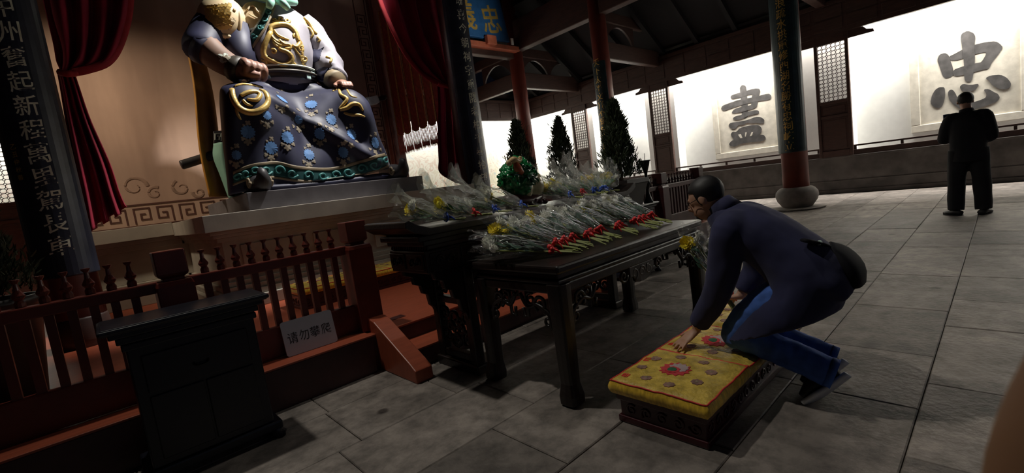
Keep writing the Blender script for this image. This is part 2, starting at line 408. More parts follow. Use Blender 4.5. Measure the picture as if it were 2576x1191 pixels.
# gallery ceiling, header boards above the openings, hall ceiling
hd = struct('trim_1', MB().box((GX-.06, -6, 3.90), (GX+.06, 13.7, 4.66)).box((GX-.10, -6, 4.58), (GX+.1, 13.7, 4.68)), M['brown_wood'])
hb = struct('trim_2', MB().box((-4, 13.57, 3.90), (14, 13.70, 4.66)).box((-4, 13.54, 4.58), (14, 13.72, 4.68)), M['brown_wood'])
for o, ax in ((hd, 'y'), (hb, 'x')):
    p = -2
    while p < 13.3:
        for k in range(2):
            z = 4.0+.3*k
            if ax == 'y': MB().box((GX-.075, p+.04, z), (GX-.06, p+.62, z+.26)).build('header_panel', M['brown_wood'], o, bevel=.006)
            else: MB().box((p+.04, 13.555, z), (p+.62, 13.57, z+.26)).build('header_panel', M['brown_wood'], o, bevel=.006)
        p += .66
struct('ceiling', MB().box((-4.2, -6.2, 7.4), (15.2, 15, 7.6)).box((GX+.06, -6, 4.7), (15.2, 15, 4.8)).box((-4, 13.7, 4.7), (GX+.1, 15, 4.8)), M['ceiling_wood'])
for i, y in enumerate([-1.5+1.1*k for k in range(14)]):
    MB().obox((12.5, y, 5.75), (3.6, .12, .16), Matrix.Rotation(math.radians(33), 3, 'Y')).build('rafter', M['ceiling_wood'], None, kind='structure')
    o = bpy.context.scene.objects[-1] if False else None
for o in [o for o in COL.objects if o.name.startswith('rafter')]:
    o.name = 'trim_%d' % (20+int(o.name.split('.')[1]) if '.' in o.name else 20)
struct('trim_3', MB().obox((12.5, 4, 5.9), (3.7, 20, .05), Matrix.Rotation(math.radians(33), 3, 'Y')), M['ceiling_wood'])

# rail along the top of the dado: sill, short posts, thin top rail; one per bay
def wall_rail(y0, y1, name_label):
    t = thing('gallery_rail', name_label, 'rail', (GX, (y0+y1)/2, .93))
    MB().box((GX-.03, y0, .93), (GX+.07, y1, 1.055)).build('sill', M['dark_wood'], t, bevel=.006)
    MB().box((GX, y0, 1.135), (GX+.05, y1, 1.175)).build('top_rail', M['dark_wood'], t, bevel=.005)
    n = max(2, int((y1-y0)/.75)); 
    for i in range(n+1):
        y = y0+.03+(y1-y0-.06)*i/n
        MB().box((GX+.005, y-.025, 1.055), (GX+.045, y+.025, 1.135)).build('rail_post', M['dark_wood'], t)
wall_rail(-1.9, 2.58, 'dark low rail under the wall panel behind the standing man')
wall_rail(3.29, 7.24, 'dark low rail under the wall panel behind the green column')
wall_rail(7.92, 10.48, 'dark low rail behind the fence between two lattice screens')
wall_rail(11.18, 13.6, 'dark low rail in the far corner of the right wall')

# lattice screens
def lattice_cells(mb, w, h, cell, th, dep):
    nx = max(3, round(w/cell)); cx = w/nx; nz = round(h/cell); cz = h/nz
    def bar(a, b):
        a, b = V(a), V(b); dd = b-a; R = Matrix.Rotation(-math.atan2(dd.y, dd.x), 3, 'Y')
        c = (a+b)/2; mb.obox((c.x, 0, c.y), (dd.length+th*.7, dep, th), R)
    k = .29
    for j in range(nz+1):
        for i in range(nx+1):
            x, z = i*cx, j*cz
            # a small square turned on its corner at each node, straight bars between nodes
            P = [(x+k*cx, z), (x, z+k*cz), (x-k*cx, z), (x, z-k*cz)]
            for q in range(4):
                a, b = P[q], P[(q+1) % 4]
                if all(-.001 <= p[0] <= w+.001 and -.001 <= p[1] <= h+.001 for p in (a, b)): bar(a, b)
            if i < nx: bar((x+k*cx, z), (x+cx-k*cx, z))
            if j < nz: bar((x, z+k*cz), (x, z+cz-k*cz))
    return mb
def lattice_screen(y0, y1, label, vert_axis='y', X=GX):
    t = thing('lattice_screen', label, 'screen', (X, (y0+y1)/2, .93) if vert_axis == 'y' else ((y0+y1)/2, X, .93))
    w = y1-y0; f = .07
    def P(mb):  # local: x along the wall, y depth, z up
        if vert_axis == 'y': return mb.map(lambda p: V((X+p.y, y1-p.x, p.z)))
        return mb.map(lambda p: V((y0+p.x, X+p.y, p.z)))
    for x in (0, w-f): P(MB().box((x, -.05, .93), (x+f, .05, 3.92))).build('stile', M['brown_wood'], t, bevel=.008)
    for z, h in ((.93, .16), (1.9, .07), (2.24, .08), (3.70, .2)): P(MB().box((f, -.045, z), (w-f, .045, z+h))).build('cross_rail', M['brown_wood'], t, bevel=.008)
    for z0, z1 in ((1.09, 1.90), (1.97, 2.24)):
        P(MB().box((f, -.02, z0), (w-f, .02, z1)).box((f+.05, -.03, z0+.05), (w-f-.05, .0, z1-.05))).build('lower_panel', M['brown_wood'], t, bevel=.008)
    P(lattice_cells(MB(), w-2*f, 3.70-2.32, .092, .0105, .03).map(lambda p: p+V((f, 0, 2.32)))).build('lattice', M['dark_wood'], t)
    P(MB().prism([(0, 0), (.5, 0), (.48, .07), (.36, .10), (.30, .17), (.12, .2), (0, .2)], (w, 0, 3.72), (1, 0, 0), (0, 0, 1), (0, 1, 0), .04)).build('corner_bracket', M['brown_wood'], hd if vert_axis == 'y' else hb)
    P(MB().prism([(0, 0), (-.5, 0), (-.48, .07), (-.36, .10), (-.30, .17), (-.12, .2), (0, .2)], (0, 0, 3.72), (1, 0, 0), (0, 0, 1), (0, 1, 0), .04)).build('corner_bracket', M['brown_wood'], hd if vert_axis == 'y' else hb)
lattice_screen(10.48, 11.18, 'brown lattice screen in the right wall farthest from the standing man')
lattice_screen(7.24, 7.92, 'brown lattice screen left of the panel half hidden by the green column')
lattice_screen(2.58, 3.29, 'dark lattice screen just right of the green couplet column')
lattice_screen(-1.50, -.70, 'lattice screen at the far left edge behind the black couplet column', 'x', 13.63)
for y in (10.5, 7.24, 2.6):
    struct('trim_%d' % (40+int(y)), MB().box((14.42, y+.05, .93), (14.9, y+1.1, 4.7)), M['white_wall'])

# big stone panels with one character each
C_ZHONG = [[(465,400),(490,345),(545,330),(580,350),(600,410),(622,470),(632,545),(600,575),(550,585),(520,560),(490,470)],
 [(580,368),(640,340),(720,295),(850,245),(960,220),(1050,213),(1090,235),(1125,275),(1090,330),(1010,430),(990,480),(950,500),(905,480),(900,425),(920,405),(955,345),(950,320),(840,345),(730,385),(660,405),(600,405)],
 [(625,500),(730,462),(840,435),(920,420),(960,490),(860,515),(740,550),(660,562),(625,555)],
 [(700,180),(712,135),(770,108),(830,130),(850,170),(840,260),(845,400),(835,500),(820,590),(800,620),(745,615),(735,560),(735,450),(728,380),(715,270)],
 [(397,830),(415,750),(450,695),(490,672),(540,672),(548,740),(540,800),(520,860),(480,885),(430,870)],
 [(572,730),(590,700),(620,697),(645,725),(670,780),(720,820),(780,830),(860,815),(950,780),(960,745),(930,695),(980,690),(1050,730),(1075,740),(1095,780),(1060,820),(980,850),(900,880),(800,905),(700,895),(630,850),(585,800)],
 [(690,670),(720,640),(800,650),(890,638),(850,700),(780,722),(715,715)],
 [(950,580),(1000,555),(1100,548),(1160,575),(1205,630),(1200,670),(1150,698),(1080,690),(1020,655),(980,610)]]
C_JIN = [[(500,200),(530,165),(575,180),(585,240),(600,400),(605,560),(570,590),(525,580),(520,400),(505,260)],
 [(383,318),(400,295),(520,258),(690,210),(745,215),(757,250),(740,300),(640,290),(590,300),(500,330),(400,350)],
 [(690,213),(757,240),(735,330),(720,420),(690,462),(640,460),(645,330)],
 [(265,470),(280,430),(340,405),(500,350),(680,320),(860,272),(895,300),(890,340),(850,358),(700,375),(520,420),(400,460),(300,495)],
 [(400,510),(430,470),(520,440),(620,425),(720,395),(715,440),(660,470),(600,485),(520,510),(410,525)],
 [(410,590),(440,560),(530,540),(610,500),(700,482),(738,490),(738,525),(690,535),(600,555),(540,590),(450,610)],
 [(362,665),(385,640),(500,625),(600,605),(700,565),(760,568),(808,600),(800,645),(760,652),(700,640),(660,650),(590,640),(545,670),(480,670),(455,715),(410,720),(370,695)],
 [(385,790),(410,750),(460,755),(500,705),(640,670),(740,668),(775,710),(770,760),(740,795),(800,790),(828,835),(790,870),(640,885),(520,900),(440,940),(385,935),(365,905),(400,865),(430,855)]]
J_GAPS = [[(480,790),(515,780),(535,830),(510,835)], [(570,760),(590,760),(575,815),(565,810)], [(650,755),(668,755),(655,800),(625,810)]]
def smooth_poly(P, n=3):
    for _ in range(1):
        Q = []
        for i in range(len(P)):
            a, b = P[i], P[(i+1) % len(P)]
            Q += [(a[0]*.8+b[0]*.2, a[1]*.8+b[1]*.2), (a[0]*.2+b[0]*.8, a[1]*.2+b[1]*.8)]
        P = Q
    return P
def stone_panel(yl, yr, zb, zt, label, strokes, conv, gaps=()):
    XP = 14.80
    t = thing('inscribed_panel', label, 'stone panel', (XP, (yl+yr)/2, zb))
    MB().box((XP+.03, yr, zb), (GB-.004, yl, zt)).build('slab', M['panel_stone'], t, bevel=.01)
    b = .17
    for a, c in (((yr, zb), (yl, zb+b)), ((yr, zt-b), (yl, zt)), ((yr, zb+b), (yr+b, zt-b)), ((yl-b, zb+b), (yl, zt-b))):
        MB().box((XP-.01, a[0], a[1]), (XP+.03, c[0], c[1])).build('border_strip', M['panel_stone'], t, bevel=.012)
    for i, S in enumerate(strokes):
        pts = [atx(*conv(p), XP+.02) for p in smooth_poly(S)]
        MB().prism([(-p.y, p.z) for p in pts], (XP+.03, 0, 0), (0, -1, 0), (0, 0, 1), (-1, 0, 0), .004+.0011*i).build('brush_stroke', M['ink_grey'], t)
    for S in gaps:
        pts = [atx(*conv(p), XP+.02) for p in S]
        MB().prism([(-p.y, p.z) for p in pts], (XP+.03, 0, 0), (0, -1, 0), (0, 0, 1), (-1, 0, 0), .0135).build('bare_gap', M['panel_stone'], t)
stone_panel(1.58, -.36, 1.255, 4.3, 'pale stone panel with a large character, faced by the standing man', C_ZHONG, lambda p: (2240+p[0]/3.97, 50+p[1]/3.97))
stone_panel(6.28, 4.32, 1.25, 4.3, 'pale stone panel with a large character, half hidden by the green column', C_JIN, lambda p: (1760+p[0]/4.963, 180+p[1]/4.963), J_GAPS)

# ------------------------------------------------------------------ columns, couplet boards, beams
def column(c, r, z0, label, m='red_column', drum=False, ztop=7.4):
    t = thing('column', label, 'column', (c[0], c[1], z0))
    zb = z0
    if drum:
        MB().lathe([(.50, 0), (.52, .03), (.30, .04)], (c[0], c[1], 0), 28).build('floor_disc', M['drum_stone'], t, smooth=False)
        MB().lathe([(.24, .03), (.28, .05), (.37, .18), (.40, .28), (.39, .36), (.34, .43), (.29, .46), (.25, .47)], (c[0], c[1], 0), 32).build('stone_drum', M['drum_stone'], t, smooth=True)
        zb = .46
    else:
        MB().lathe([(r*1.02, z0), (r*1.06, z0+.08), (r*1.08, z0+.16), (r*1.03, z0+.28), (r, z0+.3)], (c[0], c[1], 0), 28).build('stone_drum', M['dark_wood'], t, smooth=True); zb = z0+.28
    MB().lathe([(r, zb), (r, ztop)], (c[0], c[1], 0), 32).build('shaft', M[m], t, smooth=True)
    return t
def couplet(c, r, phi, half, z0, z1, text, ztext, pitch, size, board, ink, label, side_text=None):
    """curved board hugging a column, lettered down its middle; phi = compass angle of its face"""
    t = thing('couplet_board', label, 'couplet board', (c[0], c[1], z0))
    def wrap(a, z, rr): return V((c[0]+rr*math.cos(phi+a), c[1]+rr*math.sin(phi+a), z))
    mb = MB(); n = 14; vs = []; fs = []
    for z in (z0, z1):
        for rr in (r+.003, r+.035):
            for i in range(n+1): vs.append(wrap(-half+2*half*i/n, z, rr))
    k = n+1
    for i in range(n):
        fs += [(k+i, k+i+1, 3*k+i+1, 3*k+i), (i+1, i, 2*k+i, 2*k+i+1), (2*k+i, 3*k+i, 3*k+i+1, 2*k+i+1), (i, i+1, k+i+1, k+i)]
    fs += [(0, k, 3*k, 2*k), (n, 2*k+n, 3*k+n, k+n)]
    mb.add(vs, fs).build('curved_panel', M[board], t)
    for sgn in (-1, 1):
        e = [wrap(sgn*half, z, r+.022) for z in (z0, z1)]
        MB().loft(e, .014, seg=8).build('edge_moulding', M[board], t)
    for zz in (z0, z1): MB().loft([wrap(-half+2*half*i/10, zz, r+.022) for i in range(11)], .014, seg=8).build('edge_moulding', M[board], t)
    for i, ch in enumerate(text):
        vs, fs = brush(ch, size, i)
        MB().add([wrap(p.x/(r+.035), ztext-pitch*i+p.y, r+.036+p.z*.4) for p in vs], fs).build('character', M[ink], t)
    if side_text:
        tx, zt, pt, sz, ang = side_text
        for i, ch in enumerate(tx):
            vs, fs = brush(ch, sz, i+40)
            MB().add([wrap(ang+p.x/(r+.035), zt-pt*i+p.y, r+.036+p.z*.3) for p in vs], fs).build('small_character', M['gold'], t)
    return t
CG, C5, CR = (11.12, 3.08), (11.0, 7.53), (11.0, 10.78)
CRT, CLF = (5.07, 6.35), (-.215, 6.35)
column(CG, .245, 0, 'red column on a round stone drum, wrapped by a green lettered board', drum=True)
column(C5, .225, 0, 'red column behind the tallest potted conifer', drum=True)
column(CR, .23, 0, 'bare red column in front of the far corner, lit from its side', drum=True)
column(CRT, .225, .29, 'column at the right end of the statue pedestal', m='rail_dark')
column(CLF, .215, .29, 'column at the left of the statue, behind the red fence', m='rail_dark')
zg0 = 1.22
couplet(CG, .245, PI, 1.25, 1.22, 7.0, '浪疏水拱重修西湖名勝有忠祠屹立', atx(1963, 7, 10.84).z, (atx(1963, 7, 10.84).z-atx(1984, 367, 10.84).z)/14, .19, 'board_green', 'gold', 'dark green couplet board wrapped round the column beside the big panel')
couplet(C5, .225, PI*.985, .95, 1.0, 4.30, '天下太平文官不愛錢武官不惜死', atx(1502, 157, 10.74).z, (atx(1502, 157, 10.74).z-atx(1521, 367, 10.74).z)/10, .20, 'board_green', 'gold', 'dark board with gold brush characters behind the tallest conifer')
couplet(CRT, .225, -PI/2, 1.15, .95, 6.0, '魂喜今朝祠宇重開老柏千尋抬望眼', 2*at(1158.7, 35, 6.08).z-at(1165, 70.6, 6.08).z, (at(1158.7, 35, 6.08).z-at(1231, 479, 6.08).z)/13, .165, 'board_black', 'pale_gold', 'black board with pale characters on the column right of the curtain')
couplet(CLF, .215, -PI/2, 1.2, 1.02, 6.0, '看中州奮起新程萬里駕長車', 2*at(10, 23, 6.10).z-at(20, 93, 6.10).z, (at(10, 23, 6.10).z-at(131, 569, 6.10).z)/9, .185, 'board_black', 'pale_gold', 'black board with pale characters on the leftmost column', ('乙丑仲秋書', 2.26, .07, .05, -.66))

def beam(name, a, b, m, label):
    MBx = MB().box(a, b); return MBx
beams = thing('roof_frame', 'dark brown beams joining the columns under the roof', 'roof frame', (11, 7.5, 4.4), kind='structure')
for a, b in (((10.86, -5, 5.52), (11.14, 10.78, 6.45)), ((10.9, 10.78, 4.43), (11.1, 13.6, 4.92)), ((11, 7.43, 4.40), (14, 7.63, 4.86)), ((11, 10.68, 4.40), (14, 10.88, 4.90)),
             ((11, 2.98, 4.6), (14, 3.18, 5.06)), ((5.3, 10.66, 5.30), (11, 10.90, 5.62)), ((10.9, 10.78, 5.45), (11.1, 13.6, 5.75)), ((11, 7.45, 5.4), (14, 7.6, 5.7)), ((11, 10.7, 5.4), (14, 10.86, 5.7))):
    MB().box(a, b).build('beam', M['brown_wood'], beams, bevel=.02)
def brace(p0, axis, ln, z0, z1):
    u = V((1, 0, 0)) if axis == 'x' else V((0, 1, 0)); n = V((0, 1, 0)) if axis == 'x' else V((1, 0, 0))
    h = z1-z0; prof = [(0, 0), (0, h), (ln, h), (ln, 0)]; 
    arc = [(ln-.06-(ln-.12)*i/12, (h-.08)*math.sin(PI*i/12)**.7) for i in range(13)]
    MB().prism(prof+arc, V(p0)+V((0, 0, z0)), u, (0, 0, 1), n, .06).build('arched_brace', M['dark_wood'], beams)
brace((11.15, 10.75, 0), 'x', 1.35, 4.92, 5.42); brace((10.97, 11.0, 0), 'y', 1.5, 4.94, 5.46); brace((11.2, 7.5, 0), 'x', 1.5, 4.88, 5.42); brace((12.5, 10.75, 0), 'x', 1.3, 4.92, 5.42)

# blue plaque on its beam
pq = thing('plaque', 'blue plaque with two gold characters high between the columns', 'plaque', (9.2, 10.5, 5.7))
tilt = Matrix.Rotation(math.radians(-9), 3, 'X')
PQ = V((0, 10.52, 5.72))
def pqm(p): return PQ + tilt @ V((p[0], p[1], p[2]))
MB().box((7.2, -.05, 0), (10.52, .05, 1.9)).map(pqm).build('board', M['plaque_blue'], pq, bevel=.02)
for ch, x in (('忠', 9.93), ('義', 8.93)):
    vs, fs = brush(ch, .82, 3, off=.012); MB().add([pqm((x+p.x, -.052-p.z*.5,   .64+p.y*1.1)) for p in vs], fs).build('character', M['gold'], pq)
ps = thing('plaque_ledge', 'orange red ledge with a small block under the blue plaque', 'ledge', (9, 10.5, 5.4))
MB().box((6.5, 10.42, 5.46), (10.85, 10.66, 5.60)).build('shelf', M['brick_red'], ps, bevel=.01)
for x in (9.45, 7.6): MB().box((x, 10.30, 5.52), (x+.36, 10.45, 5.78)).build('block', M['brick_red'], ps, bevel=.02)
tag(MB().obox((10.50, 10.36, 5.70), (.10, .04, .2)).build('paper_tag', M['lamp_white'], loc=(10.5, 10.36, 5.7), bevel=.01), 'small white tag at the right end of the plaque ledge', 'tag')

# ------------------------------------------------------------------ raised red dais, steps, fences
PZ = .29
dais = thing('dais', 'red painted wooden dais with two steps in front of the statue', 'platform', (2.8, 3.4, 0), kind='structure')
MB().box((-2.2, 3.56, 0), (7.8, 13.6, PZ)).build('deck', M['deck_red'], dais, bevel=.006)
for x0, x1 in ((-2.2, 1.46), (4.0, 7.8)):
    MB().box((x0, 3.37, 0), (x1, 3.56, .285)).build('riser_board', M['rail_dark'], dais, bevel=.006)
    MB().box((x0, 3.365, .285), (x1, 3.56, .30)).build('ledge_board', M['deck_red'], dais, bevel=.004)
MB().box((1.46, 3.402, 0), (4.0, 3.56, .274)).build('riser_board', M['rail_dark'], dais)
MB().box((1.46, 3.398, .274), (4.0, 3.56, .2905)).build('tread', M['deck_red'], dais, bevel=.004)
MB().box((1.62, 3.118, 0), (3.86, 3.40, .136)).build('riser_board', M['rail_dark'], dais)
MB().box((1.62, 3.112, .136), (3.86, 3.40, .152)).build('tread', M['deck_red'], dais, bevel=.004)
for x0, x1 in ((1.50, 1.64), (3.86, 4.0)):
    prof = [(2.852, 0), (2.852, .093), (2.93, .14), (3.40, .385), (3.47, .40), (3.56, .40), (3.56, 0)]
    MB().prism(prof, (x0, 0, 0), (0, 1, 0), (0, 0, 1), (1, 0, 0), x1-x0).build('stair_cheek', M['deck_red'], dais, bevel=.008)
tag(MB().box((1.75, 3.62, PZ+.001), (1.90, 3.71, PZ+.004)).build('floor_patch', M['rail_dark'], loc=(1.8, 3.65, PZ)), 'small dark plate on the red deck behind the stair cheek', 'plate')

PROF = [(.021, 0), (.024, .01), (.024, .03), (.017, .045), (.028, .06), (.029, .07), (.013, .10), (.010, .135), (.020, .15), (.021, .158), (.003, .159)]
def newel(t, x, y, m):
    MB().sqlathe([(.098, .30), (.098, .97), (.088, 1.0)], (x, y, 0)).sqlathe([(.06, 1.0), (.055, 1.015), (.078, 1.03), (.082, 1.045), (.082, 1.19)], (x, y, 0)).build('newel_post', M[m], t, bevel=.006)
fence_spindle = None
def fence(x0, x1, newels, label, m, pitch=.0945):
    global fence_spindle
    y = 3.62; t = thing('fence', label, 'fence', ((x0+x1)/2, y, .3))
    for x in newels: newel(t, x, y-.02, m)
    MB().box((x0, y-.035, .30), (x1, y+.035, .52)).build('base_board', M[m], t, bevel=.008)
    MB().box((x0, y-.045, .935), (x1, y+.045, 1.005)).build('top_rail', M[m], t, bevel=.008)
    if fence_spindle is None:
        fence_spindle = MB().box((-.021, -.021, .52), (.021, .021, .94)).lathe([(r, 1.0+z) for r, z in PROF], (0, 0, 0), 10).mesh('spindle', M[m])
    x = x0+pitch*.6
    while x < x1-.03:
        if not any(abs(x-n) < .125 for n in newels):
            o = bpy.data.objects.new('spindle', fence_spindle); COL.objects.link(o); o.parent = t; o.location = V((x, y, 0))-WLOC[t]
            o.material_slots[0].link = 'OBJECT'; o.material_slots[0].material = M[m]
        x += pitch
    return t
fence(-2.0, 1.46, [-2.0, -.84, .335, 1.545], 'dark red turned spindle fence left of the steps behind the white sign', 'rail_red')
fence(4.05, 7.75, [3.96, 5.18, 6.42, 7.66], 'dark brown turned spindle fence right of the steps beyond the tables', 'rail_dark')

# sign leaning on the fence
sg = thing('sign_board', 'white sign with four black characters leaning on the red ledge', 'sign', (1.06, 3.52, .302))
RS = Matrix.Rotation(math.radians(-10), 3, 'X'); S0 = V((1.06, 3.505, .302))
def sgm(p): return S0 + RS @ V((p[0], p[1], p[2]))
rc = []
for cx, cy, a0 in ((.165, .02, -90), (.165, .232, 0), (-.165, .232, 90), (-.165, .02, 180)):
    rc += [(cx+.02*math.cos(math.radians(a0+q)), cy+.02*math.sin(math.radians(a0+q))) for q in (0, 30, 60, 90)]
MB().prism(rc, (0, 0, 0), (1, 0, 0), (0, 0, 1), (0, 1, 0), .012).map(sgm).build('plate', M['sign_white'], sg)
for i, ch in enumerate('请勿攀爬'):
    vs, fs = glyph(ch, -.004, .01); s = .069
    MB().add([sgm((-.121+.08*i+p.x*s, -.0008-p.z*.06, .125+p.y*s*1.15)) for p in vs], fs).build('character', M['ink'], sg)

# ------------------------------------------------------------------ cabinet(s)
def cabinet(x0, x1, y0, y1, h, label):
    t = thing('cabinet', label, 'cabinet', ((x0+x1)/2, (y0+y1)/2, 0))
    MB().box((x0+.09, y0+.06, .10), (x1-.09, y1-.03, h-.11)).build('body', M['black_lacquer'], t, bevel=.008)
    mb = MB()
    for i, (e, z) in enumerate(((.075, h-.13), (.06, h-.09), (.035, h-.055), (.012, h-.03))):
        mb.box((x0+e, y0+e*.7, z), (x1-e, y1-.01, z+.035))
    mb.build('cornice', M['black_lacquer'], t, bevel=.006)
    MB().box((x0, y0, h-.025), (x1, y1, h)).build('top', M['black_lacquer'], t, bevel=.01)
    MB().box((x0+.05, y0+.04, .05), (x1-.05, y1-.02, .10)).build('plinth', M['black_lacquer'], t, bevel=.01)
    for x in (x0+.085, x1-.085):
        for y in (y0+.075, y1-.055):
            MB().loft([(x, y, .06), (x, y, .03), (x+(.02 if x > (x0+x1)/2 else -.02), y-.01, 0)], [.04, .034, .042], seg=8).build('foot', M['black_lacquer'], t, smooth=True)
    d = MB().box((x0+.14, y0+.048, .5), (x1-.14, y0+.062, h-.17)).build('drawer', M['black_lacquer'], t, bevel=.005)
    MB().loft(curve([((x0+x1)/2-.035, y0+.046, h-.28), ((x0+x1)/2-.02, y0+.03, h-.295), ((x0+x1)/2+.02, y0+.03, h-.295), ((x0+x1)/2+.035, y0+.046, h-.28)], 8), .006, seg=6).build('handle', M['bronze'], d)
    for xa, xb in ((x0+.14, (x0+x1)/2-.005), ((x0+x1)/2+.005, x1-.14)):
        MB().box((xa, y0+.048, .14), (xb, y0+.062, .48)).build('door', M['black_lacquer'], t, bevel=.005)
    return t
cabinet(-.06, .70, 2.93, 3.33, .87, 'black lacquered cabinet in front of the red fence at left')
cabinet(4.42, 5.18, 2.93, 3.33, .87, 'black lacquered cabinet right of the long altar table')

# ------------------------------------------------------------------ stone pedestal and back wall of the niche
ped = thing('pedestal', 'tiered grey stone pedestal carrying the seated statue', 'pedestal', (2.85, 7.4, PZ))
px0, px1, pf = .93, 4.80, 6.05
mb = MB()
for e, z0, z1 in ((0, 1.23, 1.425), (.05, 1.19, 1.23), (.08, 1.15, 1.19), (.12, 1.10, 1.15)):
    mb.box((px0+e, pf+e, z0), (px1-e, 8.96, z1))
mb.build('cornice', M['pedestal_stone'], ped, bevel=.006)
MB().box((px0+.17, pf+.17, .62), (px1-.17, 8.95, 1.10)).build('dado', M['pedestal_stone'], ped)
mb = MB()
for e, z0, z1 in ((.13, .56, .62), (.09, .50, .56), (.05, .43, .50), (0, PZ, .43)): mb.box((px0+e, pf+e, z0), (px1-e, 8.96, z1))
mb.build('base_course', M['pedestal_stone'], ped, bevel=.008)
for i in range(4):
    x = px0+.35+i*.85
    MB().box((x, pf+.155, .68), (x+.7, pf+.17, 1.04)).build('panel', M['pedestal_stone'], ped, bevel=.006)
tag(MB().box((1.45, 6.2, 1.425), (3.92, 8.7, 1.645)).build('plinth_slab', M['slab_grey'], bevel=.008, loc=(2.7, 6.2, 1.43)), 'dark grey slab under the seat of the statue', 'slab')
lc = MB()
for e, z0, z1 in ((0, 1.25, 1.44), (.05, 1.19, 1.25), (.09, 1.1, 1.19), (.2, .62, 1.1), (.09, .5, .62), (0, PZ, .5)): lc.box((-.42, 8.55+e, z0), (.93+e, 9.0, z1))
struct('trim_5', lc, M['pedestal_stone'], bevel=.006)
nw = struct('wall_niche', MB().box((-.42, 9.0, PZ), (5.3, 9.15, 7.4)), M['niche_plaster'])
# fret border: each key its own raised piece
def fret(o, u, v, s, flip=1):
    w = .085; P = []
    path = [(0, 0), (0, 1), (.84, 1), (.84, .24), (.34, .24), (.34, .62), (.56, .62)]
    mb = MB(); n = u.cross(v)
    for i in range(len(path)-1):
        a, b = path[i], path[i+1]; e = w*.5
        x0, x1 = min(a[0], b[0])-e, max(a[0], b[0])+e; y0, y1 = min(a[1], b[1])-e, max(a[1], b[1])+e
        if flip < 0: x0, x1 = .84-x1, .84-x0
        mb.prism([(x0*s, y0*s), (x1*s, y0*s), (x1*s, y1*s), (x0*s, y1*s)], o, u, v, V((0, -1, 0)), .008+.0006*i)
    return mb
x = -.32; k = 0
while x < 2.0:
    fret(V((x, 9.0, 1.49)), V((1, 0, 0)), V((0, 0, 1)), .225, 1 if k % 2 else -1).build('fret_key', M['fret_brown'], nw); x += .30*.96; k += 1
MB().box((-.4, 8.99, 1.765), (2.2, 9.0, 1.785)).box((-.4, 8.992, 1.445), (2.2, 9.0, 1.46)).build('border_line', M['fret_brown'], nw)
z = 1.7; k = 0
while z < 5.2:
    fret(V((4.735, 9.0, z)), V((1, 0, 0)), V((0, 0, 1)), .19, 1 if k % 2 else -1).build('fret_key', M['fret_brown'], nw); z += .235; k += 1
MB().box((4.69, 8.99, 1.6), (4.705, 9.0, 6.5)).box((4.925, 8.992, 1.6), (4.94, 9.0, 6.5)).build('border_line', M['fret_brown'], nw)
# painted scrolls low on the wall
for q, (ax, az, r) in enumerate(((.62, 2.05, .16), (.85, 1.93, .10), (1.2, 1.98, .13), (1.42, 1.88, .09))):
    pts = [V((ax+r*(1-i/26)*math.cos(i*.36+q), 8.998, az+r*(1-i/26)*math.sin(i*.36+q))) for i in range(20)]
    MB().loft(pts, [.028*(1-i/24) for i in range(20)], [.006]*20, side=(0, 0, 1), seg=6).build('painted_scroll', M['scroll_paint'], nw)
nps = thing('niche_post', 'dark red post at the right edge of the statue wall', 'post', (5.1, 9.0, PZ))
MB().box((4.965, 8.83, PZ), (5.27, 8.995, 7.3)).build('shaft', M['post_red'], nps, bevel=.02)
MB().box((5.0, 8.80, PZ), (5.235, 8.835, 7.3)).build('face_board', M['post_red'], nps, bevel=.008)

# ------------------------------------------------------------------ curtains and the embroidered banners
def curtain(rows, Y, name, label, folds, amp, edge=None):
    """rows: (pixel left, pixel right, y pixel pairs) down the cloth"""
    n = len(rows); Lp = [at(*a, Y) for a, b in rows]; Rp = [at(*b, Y) for a, b in rows]
    t = thing(name, label, 'curtain', (Lp[-1].x, Y, 0))
    def fn(u, v):
        a, b = cr(Lp, v), cr(Rp, v); p = a.lerp(b, u)
        w = (b-a).length
        p.y += amp*min(1, w/.5)*math.sin(u*folds*2*PI+.6*math.sin(v*5))*(1-.3*math.cos(u*9)) + .02*math.sin(v*11+u*7)
        return p
    MB().grid(fn, 90, 60).build('cloth', M['curtain_red'], t, smooth=True, solid=.012)
    return t, fn
YC = 6.75
t, fn = curtain([((70, -150), (322, -150)), ((95, -60), (326, -60)), ((118, 40), (322, 30)), ((135, 110), (300, 110)), ((142, 150), (268, 158)), ((150, 172), (215, 180)), ((150, 186), (186, 186))],
        YC, 'curtain', 'dark red curtain at left, tied back and bulging over the statue wall', 4, .07)
MB().loft([fn(1.0, v/30)+V((0, -.03, 0)) for v in range(31)], .045, .02, seg=8).build('edge_band', M['curtain_edge'], t, smooth=True)
MB().loft([at(150, 182, YC-.09), at(168, 186, YC-.12), at(190, 184, YC-.09)], .035, .05, seg=8).build('tie_band', M['curtain_edge'], t, smooth=True)
Lp = [((145, 182), (186, 182)), ((152, 220), (200, 225)), ((165, 300), (228, 305)), ((185, 420), (275, 410)), ((200, 500), (300, 485)), ((213, 592), (320, 530))]
P0 = [at(*a, YC) for a, b in Lp]; P1 = [at(*b, YC) for a, b in Lp]
def fn2(u, v):
    a, b = cr(P0, v), cr(P1, v); p = a.lerp(b, u); p.y += .05*math.sin(u*3.5*2*PI+.4)+.015*math.sin(u*31)
    if v > .93: p.z += .04*math.floor(math.sin(u*3.5*2*PI)+1)*(v-.93)/.07
    return p
MB().grid(fn2, 90, 50).build('tail', M['curtain_red'], t, smooth=True, solid=.012)
YR = 6.75
t, fn = curtain([((925, -150), (1120, -150)), ((940, -60), (1128, -60)), ((962, 20), (1135, 20)), ((992, 90), (1140, 90)), ((1028, 150), (1146, 150)), ((1068, 195), (1150, 195)), ((1102, 214), (1152, 216))],
        YR, 'curtain', 'deep red curtain beside the right couplet column, gathered low', 4, .07)
